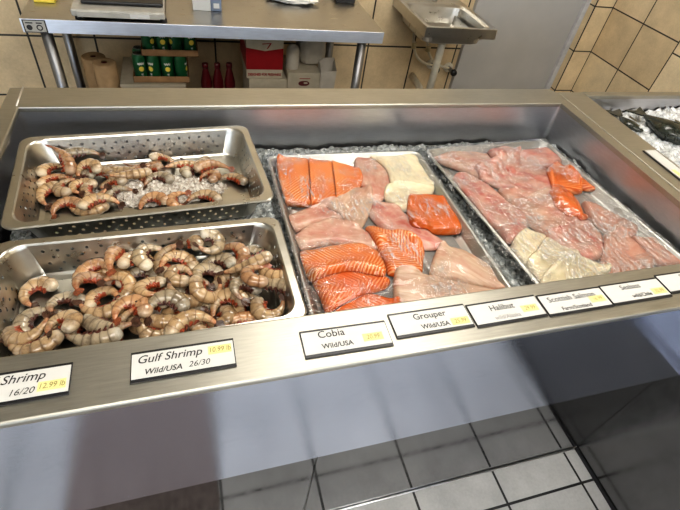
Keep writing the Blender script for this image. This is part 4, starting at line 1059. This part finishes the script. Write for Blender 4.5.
def tz(u, v, z=TZ): p = onz(u, v, z); return p[0], p[1]
a = tz(34, 2.5); b = tz(56, 2.0)
t = thing('notepad', 'yellow pad lying on the left end of the work table', 'notepad')
box('cover', a[0], b[0], a[1], a[1] + .11, TZ + .0005, TZ + .008, MT['padyellow'], t, .001); box('pages', a[0] + .002, b[0] - .002, a[1] + .002, a[1] + .108, TZ + .008, TZ + .011, MT['padyellow'], t)
a = tz(72, 21); b = tz(166, 23)
t = thing('weighing_scale', 'grey scale with a black platform standing on the work table', 'scale')
y0 = a[1] + .005
box('body', a[0], b[0], y0 + .004, y0 + .30, TZ + .012, TZ + .035, MT['scalegrey'], t, .005)
box('platform', a[0] + .03, b[0] - .005, y0 + .055, y0 + .32, TZ + .037, TZ + .05, MT['black'], t, .005)
fp = box('control_panel', a[0] + .02, b[0] - .02, y0 - .001, y0 + .003, TZ + .013, TZ + .031, MT['scalegrey'], t, .001)
box('display', a[0] + .19, a[0] + .255, y0 - .003, y0 - .0015, TZ + .015, TZ + .029, MT['card'], fp)
for dx in (.02, .3):
    for dy in (.02, .27): lathe('foot', [(.012, 0), (.012, .012)], MT['black'], t, 12, (a[0] + dx, y0 + dy, RZ + TZ + .0005))
a = tz(193, 10.5); b = tz(221.5, 10.5)
t = thing('carton', 'small white carton with a blue end standing on the work table', 'carton')
box('box', a[0], a[0] + (b[0] - a[0]) * .62, a[1], a[1] + .09, TZ + .0005, TZ + .12, MT['card'], t, .001)
box('blue_panel', a[0] + (b[0] - a[0]) * .625, b[0], a[1] + .0005, a[1] + .09, TZ + .0005, TZ + .119, MT['blue'], t, .001)
box('printed_panel', a[0] + (b[0] - a[0]) * .72, a[0] + (b[0] - a[0]) * .92, a[1] - .0012, a[1], TZ + .012, TZ + .03, MT['card'], t)
a = tz(270, 2); b = tz(321, 9)
bm = bmesh.new(); bmesh.ops.create_icosphere(bm, subdivisions=5, radius=1)
for v in bm.verts:
    p = v.co.copy(); f = 1 + .28 * noise.noise(p * 2.2) + .16 * noise.noise(p * 6) + .07 * noise.noise(p * 14)
    v.co = Vector((p.x * .108 * f, p.y * .055 * f, max(-.6, p.z) * .022 * f))
mz = min(v.co.z for v in bm.verts); ang = math.atan2(b[1] - a[1], b[0] - a[0]) * .6
for v in bm.verts: v.co = Matrix.Rotation(ang, 4, 'Z') @ (v.co - Vector((0, 0, mz)))
o = from_bm('plastic_bag', bm, MT['whitebag'], None, True); o.location = ((a[0] + b[0]) / 2 - .005, (a[1] + b[1]) / 2 + .055, RZ + TZ + .0005); tag(o, 'crumpled white plastic bag lying on the work table', 'bag')
a = tz(336, 3); b = tz(354, 3)
t = thing('tape_dispenser', 'small black object at the right end of the work table', 'tape dispenser')
box('base', a[0], b[0], a[1], a[1] + .09, TZ + .0005, TZ + .022, MT['black'], t, .003)
lathe('tape_roll', [(.012, -.009), (.03, -.009), (.03, .009), (.012, .009)], MT['black'], t, 18, ((a[0] + b[0]) / 2, a[1] + .05, RZ + TZ + .032), False)

# ------------------------------------------------------------------ goods under the table
SZ = -.5995
def lx(u, v, y): p = ony(u, v, y); return p[0], p[2]
for (u_, v_, y_, r_, lab) in ((93, 56, 1.76, .048, 'brown paper roll standing farther back under the work table'), (104, 62, 1.63, .046, 'brown paper roll standing in front of the other under the work table')):
    p = ony(u_, v_, y_); h = p[2] - SZ
    t = thing('paper_roll', lab, 'paper roll', 'brown paper rolls', (p[0], y_, SZ + RZ))
    lathe('roll', [(.012, h), (.026, h - .0015), (r_ - .004, h), (r_, h - .003), (r_, .0), (.012, .0)], MT['kraft'], t, 28, (0, 0, 0), False)
    lathe('core', [(.0118, h - .004), (.0118, .001)], MT['reddark'], t, 16, (0, 0, 0), False)
# white carton under the drink trays
x0_, z1_ = lx(121, 82.5, 1.60); x1_, _ = lx(180, 82.5, 1.60)
t = thing('carton', 'long cream carton under the stacked green drink cans', 'carton'); box('box', x0_, x1_ + .02, 1.585, 1.86, SZ, z1_ - .012, MT['cream'], t, .002)
box('lid', x0_ - .004, x1_ + .024, 1.581, 1.864, z1_ - .0115, z1_, MT['cream'], t, .002)
def can_tray(x0, x1, y0, y1, z0, lab):
    t = thing('cardboard_tray', lab, 'cardboard tray', 'cardboard drink trays')
    bm = bmesh.new(); bbox(bm, x0, x1, y0, y1, z0, z0 + .003); from_bm('bottom', bm, MT['cardboard'], t)
    for a in ((x0, x1, y0, y0 + .003), (x0, x1, y1 - .003, y1), (x0, x0 + .003, y0, y1), (x1 - .003, x1, y0, y1)): box('side', *a, z0, z0 + .027, MT['cardboard'], t, .0008)
    return t
def make_can(x, y, z, lab, grp, first=[None], turn=0):
    if first[0] is None:
        t = thing('drink_can', lab, 'can', grp); R_ = .0265; h = .108
        c = lathe('can_body', [(.019, 0), (.0225, .003), (R_, .010), (R_, h - .012), (.022, h - .002), (.021, h)], MT['green'], t, 24)
        lathe('can_lid', [(.0209, h), (.0195, h + .0015), (.018, h - .002), (.0005, h - .002)], MT['canlid'], t, 20)
        bm = bmesh.new(); R2 = R_ + .0004; n = 18                       # yellow disc wrapped round the front of the can
        cc = bm.verts.new((0, -R2, .052)); rg = []
        for k in range(n):
            a = 2 * PI * k / n; th = .0105 * math.cos(a) / R2; rg.append(bm.verts.new((R2 * math.sin(th), -R2 * math.cos(th), .052 + .0105 * math.sin(a))))
        for k in range(n): bm.faces.new((cc, rg[k], rg[(k + 1) % n]))
        from_bm('emblem', bm, MT['padyellow'], c)
        for zc, ws in ((.074, (-.013, -.004, .006, .0135)), (.030, (-.004, .004)), (.020, (-.004, .005))):
            bm = bmesh.new(); prev = None
            for k in range(13):
                xk = ws[0] + (ws[-1] - ws[0]) * k / 12; th = xk / R2; up = .0045 if zc > .05 else .003; wob = .002 * math.sin(k * 1.7)
                cur = (bm.verts.new((R2 * math.sin(th), -R2 * math.cos(th), zc - up + wob)), bm.verts.new((R2 * math.sin(th), -R2 * math.cos(th), zc + up * (.4 + .6 * (k % 3 != 1)) + wob)))
                if prev: bm.faces.new((prev[0], cur[0], cur[1], prev[1]))
                prev = cur
            from_bm('printed_marks', bm, MT['card'], c)
        first[0] = t
    else:
        src = first[0]; t = src.copy(); COL.objects.link(t)
        for ch in src.children:
            k = ch.copy(); COL.objects.link(k); k.parent = t
            for g_ in ch.children: s_ = g_.copy(); COL.objects.link(s_); s_.parent = k
    t.location = (x, y, z + RZ); t.rotation_euler = (0, 0, turn); t['label'] = lab; t['group'] = grp
    return t
xa, za = lx(134, 81, 1.61); xb, _ = lx(190, 81, 1.61)
can_tray(xa, xb, 1.60, 1.82, z1_ + .0006, 'brown cardboard tray of green cans, lower of the two under the table')
wdt = (xb - xa - .01) / 4; cz = z1_ + .0042
for r in range(2):
    for k in range(4):
        make_can(xa + .005 + wdt * (k + .5), 1.632 + r * .058, cz, f"green drink can, {ORD[k]} from the left in the {'front' if r == 0 else 'second'} row of the lower cardboard tray", 'green drink cans', turn=[.25, -.5, .05, 1.2][k])
zc2 = cz + .1105
xa2, _ = lx(141, 50, 1.61); xb2, _ = lx(198, 50, 1.61)
can_tray(xa2, xb2, 1.60, 1.82, zc2, 'brown cardboard tray of green cans, upper of the two under the table')
for k in range(4): make_can(xa2 + .005 + (xb2 - xa2 - .01) / 4 * (k + .5), 1.632, zc2 + .0035, f"green drink can in the upper cardboard tray, {ORD[k]} from the left", 'green drink cans', turn=[.7, .1, -.9, .3][k])
for k, u_ in enumerate((205, 217, 229)):
    p = ony(u_, 63, 1.72); h = p[2] - SZ
    t = thing('drink_bottle', f"red drink bottle under the work table, {ORD[k]} from the left of three", 'bottle', 'red drink bottles', (p[0], 1.72, SZ + RZ))
    lathe('bottle_body', [(.020, 0), (.025, .006), (.025, h * .3), (.022, h * .42), (.025, h * .55), (.025, h * .70), (.015, h * .86), (.0115, h * .9), (.0115, h * .92)], MT['redpl'], t, 20)
    lathe('cap', [(.0135, h * .92), (.0135, h - .001), (.011, h)], MT['redpl'], t, 16)
# red and white carton on a cream carton
yb_ = 1.56
xl, zt_ = lx(246, 37, yb_); xr, _ = lx(284, 38, yb_); _, zb_ = lx(248, 78, yb_)
t = thing('carton', 'red and cream printed carton on top of a plain cream one under the table', 'carton')
zt_ = TZ - .055
box('box', xl, xr, yb_, yb_ + .22, zb_, zt_, MT['cream'], t, .002)
bm = bmesh.new(); zA = ony(264, 69.5, yb_)[2]; zB = ony(246, 47.5, yb_)[2]; zM = ony(264, 51, yb_)[2]; y_ = yb_ - .0008; xm = (xl + xr) / 2
q(bm, [(xl, y_, zA), (xm, y_, zA), (xm, y_, zM), (xl, y_, zB)]); q(bm, [(xm, y_, zA), (xr, y_, zA), (xr, y_, zB), (xm, y_, zM)])
x_ = xl - .0008; q(bm, [(x_, yb_, zA), (x_, yb_ + .22, zA), (x_, yb_ + .22, zB), (x_, yb_, zB)])
bmesh.ops.remove_doubles(bm, verts=bm.verts[:], dist=.0012)
from_bm('red_panel', bm, MT['redcard'], t)
lettering('lettering', 'DESIGNED FOR FRESHNESS', .0155, MT['redcard'], t, Matrix.Translation((xm, yb_ - .001, RZ + zb_ + (zA - zb_) * .30)) @ RX, bold=.0006, sx=.78)
bm = bmesh.new()                                                        # red swoosh on the lid panel
pts = [(-.012, .0), (.02, .004), (.012, -.012), (.006, -.022), (.012, -.022), (.022, -.006), (.028, .009), (-.012, .005)]
bm.faces.new([bm.verts.new((xm + a_, yb_ - .001, RZ + ony(264, 44.5, yb_)[2] + b_ * .8)) for a_, b_ in pts]); from_bm('emblem', bm, MT['redcard'], t)
x0_, _ = lx(249, 80, yb_ - .01); x1_, _ = lx(287, 80, yb_ - .01)
t = thing('carton', 'plain cream carton underneath the red and cream one', 'carton')
box('box', x0_, x1_, yb_ - .01, yb_ + .23, SZ, zb_ - .001, MT['cream'], t, .002)
# cream carton with an oval hand hole
x0_, z1_ = lx(288, 73, yb_); x1_, _ = lx(321, 73, yb_)
t = thing('carton', 'cream carton with a dark oval hand hole under the paper bags', 'carton')
box('box', x0_, x1_, yb_, yb_ + .2, SZ, z1_, MT['cream'], t, .002)
def oval(name, cx, cz_, a_, b_, y_, m, par):
    bm = bmesh.new(); bm.faces.new([bm.verts.new((cx + a_ * math.copysign(abs(math.cos(2 * PI * k / 28)) ** .7, math.cos(2 * PI * k / 28)), y_, RZ + cz_ + b_ * math.sin(2 * PI * k / 28))) for k in range(28)]); return from_bm(name, bm, m, par)
xm = (x0_ + x1_) / 2; oval('hand_hole', xm, z1_ - .048, .026, .012, yb_ - .001, MT['reddark'], t)
oval('hand_hole_glint', xm + .008, z1_ - .046, .010, .004, yb_ - .0016, MT['cream'], t)
box('print_line', xm - .022, xm + .028, yb_ - .0009, yb_ - .0002, z1_ - .027, z1_ - .024, MT['redcard'], t)
# paper goods on that carton
xw0, zw1 = lx(288, 47, yb_ + .03); xw1, _ = lx(301.5, 47, yb_ + .03)
cx = (xw0 + xw1) / 2; rr = (xw1 - xw0) / 2; h = zw1 - z1_ - .0008
lp = lathe('paper_sleeve', [(rr * .98, 0), (rr, .003), (rr, h - rr), (rr * .9, h - rr * .45), (rr * .65, h - rr * .15), (rr * .3, h - .001), (.0005, h)], MT['paper'], None, 24)
lp.location = (cx, yb_ + .06, RZ + z1_ + .0006); tag(lp, 'round topped white paper sleeve standing on the carton with the hand hole', 'paper sleeve')
bx0, bz = lx(300, 41, yb_ + .1); bx1, _ = lx(325, 41, yb_ + .1)
bm = bmesh.new(); bmesh.ops.create_icosphere(bm, subdivisions=4, radius=1)
hw = (bx1 - bx0) / 2; hh_ = (TZ - .055 - z1_) / 2
for v in bm.verts:
    p = v.co; k = 1 + .10 * noise.noise(p * 2.5) + .04 * noise.noise(p * 8)
    f = lambda a: math.copysign(abs(a) ** .6, a)
    v.co = Vector((f(p.x) * hw * k * (1.05 - .12 * p.z), f(p.y) * .07 * k, f(p.z) * hh_ * min(k, 1.0)))
mz = min(v.co.z for v in bm.verts)
o = from_bm('paper_bag', bm, MT['paper'], None, True); o.location = ((bx0 + bx1) / 2, yb_ + .125, RZ + z1_ + .0008 - mz); tag(o, 'bulging cream paper bag squeezed between the table top and the hand hole carton', 'bag')
bx0, bz = lx(322, 65, yb_ - .01); bx1, _ = lx(338, 66, yb_ - .01)
t = thing('paper_bag', 'small open white paper bag beside the hand hole carton', 'bag')
bm = bmesh.new(); base_ = [(bx0 + .004, yb_), (bx1 - .012, yb_), (bx1 - .010, yb_ + .06), (bx0 + .006, yb_ + .06)]; topz = [bz - .03, bz - .025, bz + .002, bz]
xo = [(-.006, -.012), (.008, -.012), (.012, .01), (-.004, .01)]
lo_ = [bm.verts.new((x, y, RZ + SZ)) for x, y in base_]; hi_ = [bm.verts.new((x + a_, y + b_, RZ + z)) for (x, y), z, (a_, b_) in zip(base_, topz, xo)]
bridge(bm, [lo_, hi_]); bm.faces.new(lo_[::-1]); from_bm('bag_body', bm, MT['paper'], t)
box('fold', bx0 + .004, bx1 - .008, yb_ - .0145, yb_ - .0135, bz - .06, bz - .03, MT['paper'], t)

# ------------------------------------------------------------------ hand sink on the back wall
sk_ = thing('hand_sink', 'small stainless steel hand sink on the tiled wall beside the grey door', 'sink')
z = -.06; SX0, SX1, SY0, SY1 = 1.447, 1.822, 1.545, YB - .004; HB = .046
bm = bmesh.new()
def sl(x0, x1, y0, y1, zz, r): return [bm.verts.new((x, y, RZ + zz)) for x, y in rrect(x1 - x0, y1 - y0, r, 4, (x0 + x1) / 2, (y0 + y1) / 2)]
Ls = [sl(SX0 + .03, SX1 - .03, SY0 + .03, SY1 - .03, z - HB, .02), sl(SX0, SX1, SY0, SY1, z - HB, .003), sl(SX0, SX1, SY0, SY1, z - .002, .003), sl(SX0 + .002, SX1 - .002, SY0 + .002, SY1 - .002, z, .003),
      sl(SX0 + .022, SX1 - .022, SY0 + .022, SY1 - .09, z - .003, .02), sl(SX0 + .034, SX1 - .034, SY0 + .034, SY1 - .10, z - .012, .035), sl(SX0 + .042, SX1 - .042, SY0 + .042, SY1 - .11, z - .085, .045), sl(SX0 + .075, SX1 - .075, SY0 + .075, SY1 - .14, z - .10, .045)]
bridge(bm, Ls, True); from_bm('basin', bm, MT['sink'], sk_, False)
bm = bmesh.new()
Ls = [sl(SX0 + .018, SX1 - .06, SY0 + .045, SY1 - .06, z - HB - .001, .05), sl(SX0 + .024, SX1 - .066, SY0 + .05, SY1 - .07, z - HB - .04, .05), sl(SX0 + .06, SX1 - .10, SY0 + .085, SY1 - .10, z - HB - .058, .05)]
bridge(bm, Ls, True); from_bm('bowl', bm, MT['sink'], sk_, True)
box('backsplash', SX0, SX1 - .01, SY1 - .008, SY1, z + .0005, z + .30, MT['sink'], sk_, .002)
for x_ in (SX0 + .05, SX1 - .08): box('mounting_bracket', x_, x_ + .02, SY1 - .10, SY1, z - HB - .03, z - HB - .001, MT['leg'], sk_, .002)
lathe('drain', [(.03, 0), (.028, .003), (.012, .001), (.0005, .0)], MT['leg'], sk_, 20, ((SX0 + SX1) / 2, (SY0 + SY1) / 2 - .03, RZ + z - .099))
lathe('tap', [(.016, 0), (.016, .03), (.011, .035), (.011, .09), (.006, .1)], MT['sink'], sk_, 16, ((SX0 + SX1) / 2 + .02, SY1 - .045, RZ + z + .0005))
dxp, dyp = 1.60, 1.70
p1 = ony(441, 48, dyp); p2 = ony(427, 90, dyp + .02)
tube('drain_pipe', [(p1[0], dyp, z - HB - .05), (p1[0], dyp, p1[2] - .02), (p1[0], dyp, p2[2] - .12)], .019, MT['white_plastic'], sk_, 16)
lathe('drain_collar', [(.022, 0), (.025, .004), (.025, .016), (.021, .02)], MT['leg'], sk_, 16, (p1[0], dyp, RZ + z - HB - .078))
zb_ = p2[2] - .09
tube('trap', [(p1[0], dyp, zb_)] + [(p1[0] + .0 , dyp + .055 - .055 * math.cos(a), zb_ - .055 * math.sin(a)) for a in [PI * k / 8 for k in range(1, 9)]] + [(p1[0] + .0, dyp + .11, zb_ + .03), (p1[0] + .01, dyp + .13, zb_ + .05), (p1[0] + .02, YB - .005, zb_ + .055)], .019, MT['white_plastic'], sk_, 14)
for (u_, v_) in ((432, 65), (449, 68)):
    p = ony(u_, v_, YB - .02)
    bm = bmesh.new(); tube_bm(bm, [(p[0], YB - .003, p[2] + RZ), (p[0], YB - .014, p[2] + RZ)], .028, 16); f_ = from_bm('wall_flange', bm, MT['white_plastic'], sk_, True)
    bm = bmesh.new(); tube_bm(bm, [(p[0], YB - .012, p[2] + RZ), (p[0], YB - .075, p[2] + RZ)], .011, 10); v_o = from_bm('valve', bm, MT['leg'], sk_, True)
    bm = bmesh.new(); tube_bm(bm, [(p[0], YB - .078, p[2] + RZ), (p[0], YB - .095, p[2] + RZ)], [.02, .017], 10); from_bm('valve_knob', bm, MT['black'], v_o, True)
for (a_, b_, c_) in (((414, 47), (432, 65), 78), ((428, 50), (449, 68), 60)):
    yy = YB - .08; A = ony(a_[0], a_[1] - 14, yy); B = ony(*b_, yy); M_ = ony((a_[0] + b_[0]) / 2 - 6, max(a_[1], b_[1]) - 2, yy); N_ = ony(a_[0] - 2, a_[1] + 6, yy)
    pts = [A, N_, M_, B]; out = []
    for k in range(15):
        s_ = k / 14; out.append(tuple((1 - s_) ** 3 * pts[0] + 3 * (1 - s_) ** 2 * s_ * pts[1] + 3 * (1 - s_) * s_ ** 2 * pts[2] + s_ ** 3 * pts[3]))
    h_ = tube('supply_hose', out, .007, MT['hose'], sk_, 10)
    n_ = ony(a_[0], a_[1] - 1, yy); tube('hose_nut', [(n_[0], yy, n_[2] + .02), (n_[0], yy, n_[2] - .012)], .014, MT['brass'], sk_, 8)

# ------------------------------------------------------------------ unseen mat added in the aisle to darken the apron reflection
mt = box('added_floor_mat', -.06, .36, -1.5, -.15, -RZ + .0005, -RZ + .008, MT['mat'], None, .003); tag(mt, 'dark brown reflection mat added unseen on the aisle floor to darken the apron', 'mat')

# ------------------------------------------------------------------ light
w = bpy.data.worlds.new('world'); SC.world = w; w.use_nodes = True
bg = w.node_tree.nodes['Background']; bg.inputs[0].default_value = (.78, .88, 1.0, 1); bg.inputs[1].default_value = 4.5
SC.view_settings.view_transform = 'Standard'; SC.view_settings.look = 'Medium High Contrast'; SC.view_settings.exposure = 0.0
SC.cycles.use_denoising = True
SC.cycles.max_bounces = 8; SC.cycles.transparent_max_bounces = 12; SC.cycles.caustics_reflective = False; SC.cycles.caustics_refractive = False
SC.cycles.sample_clamp_indirect = 6
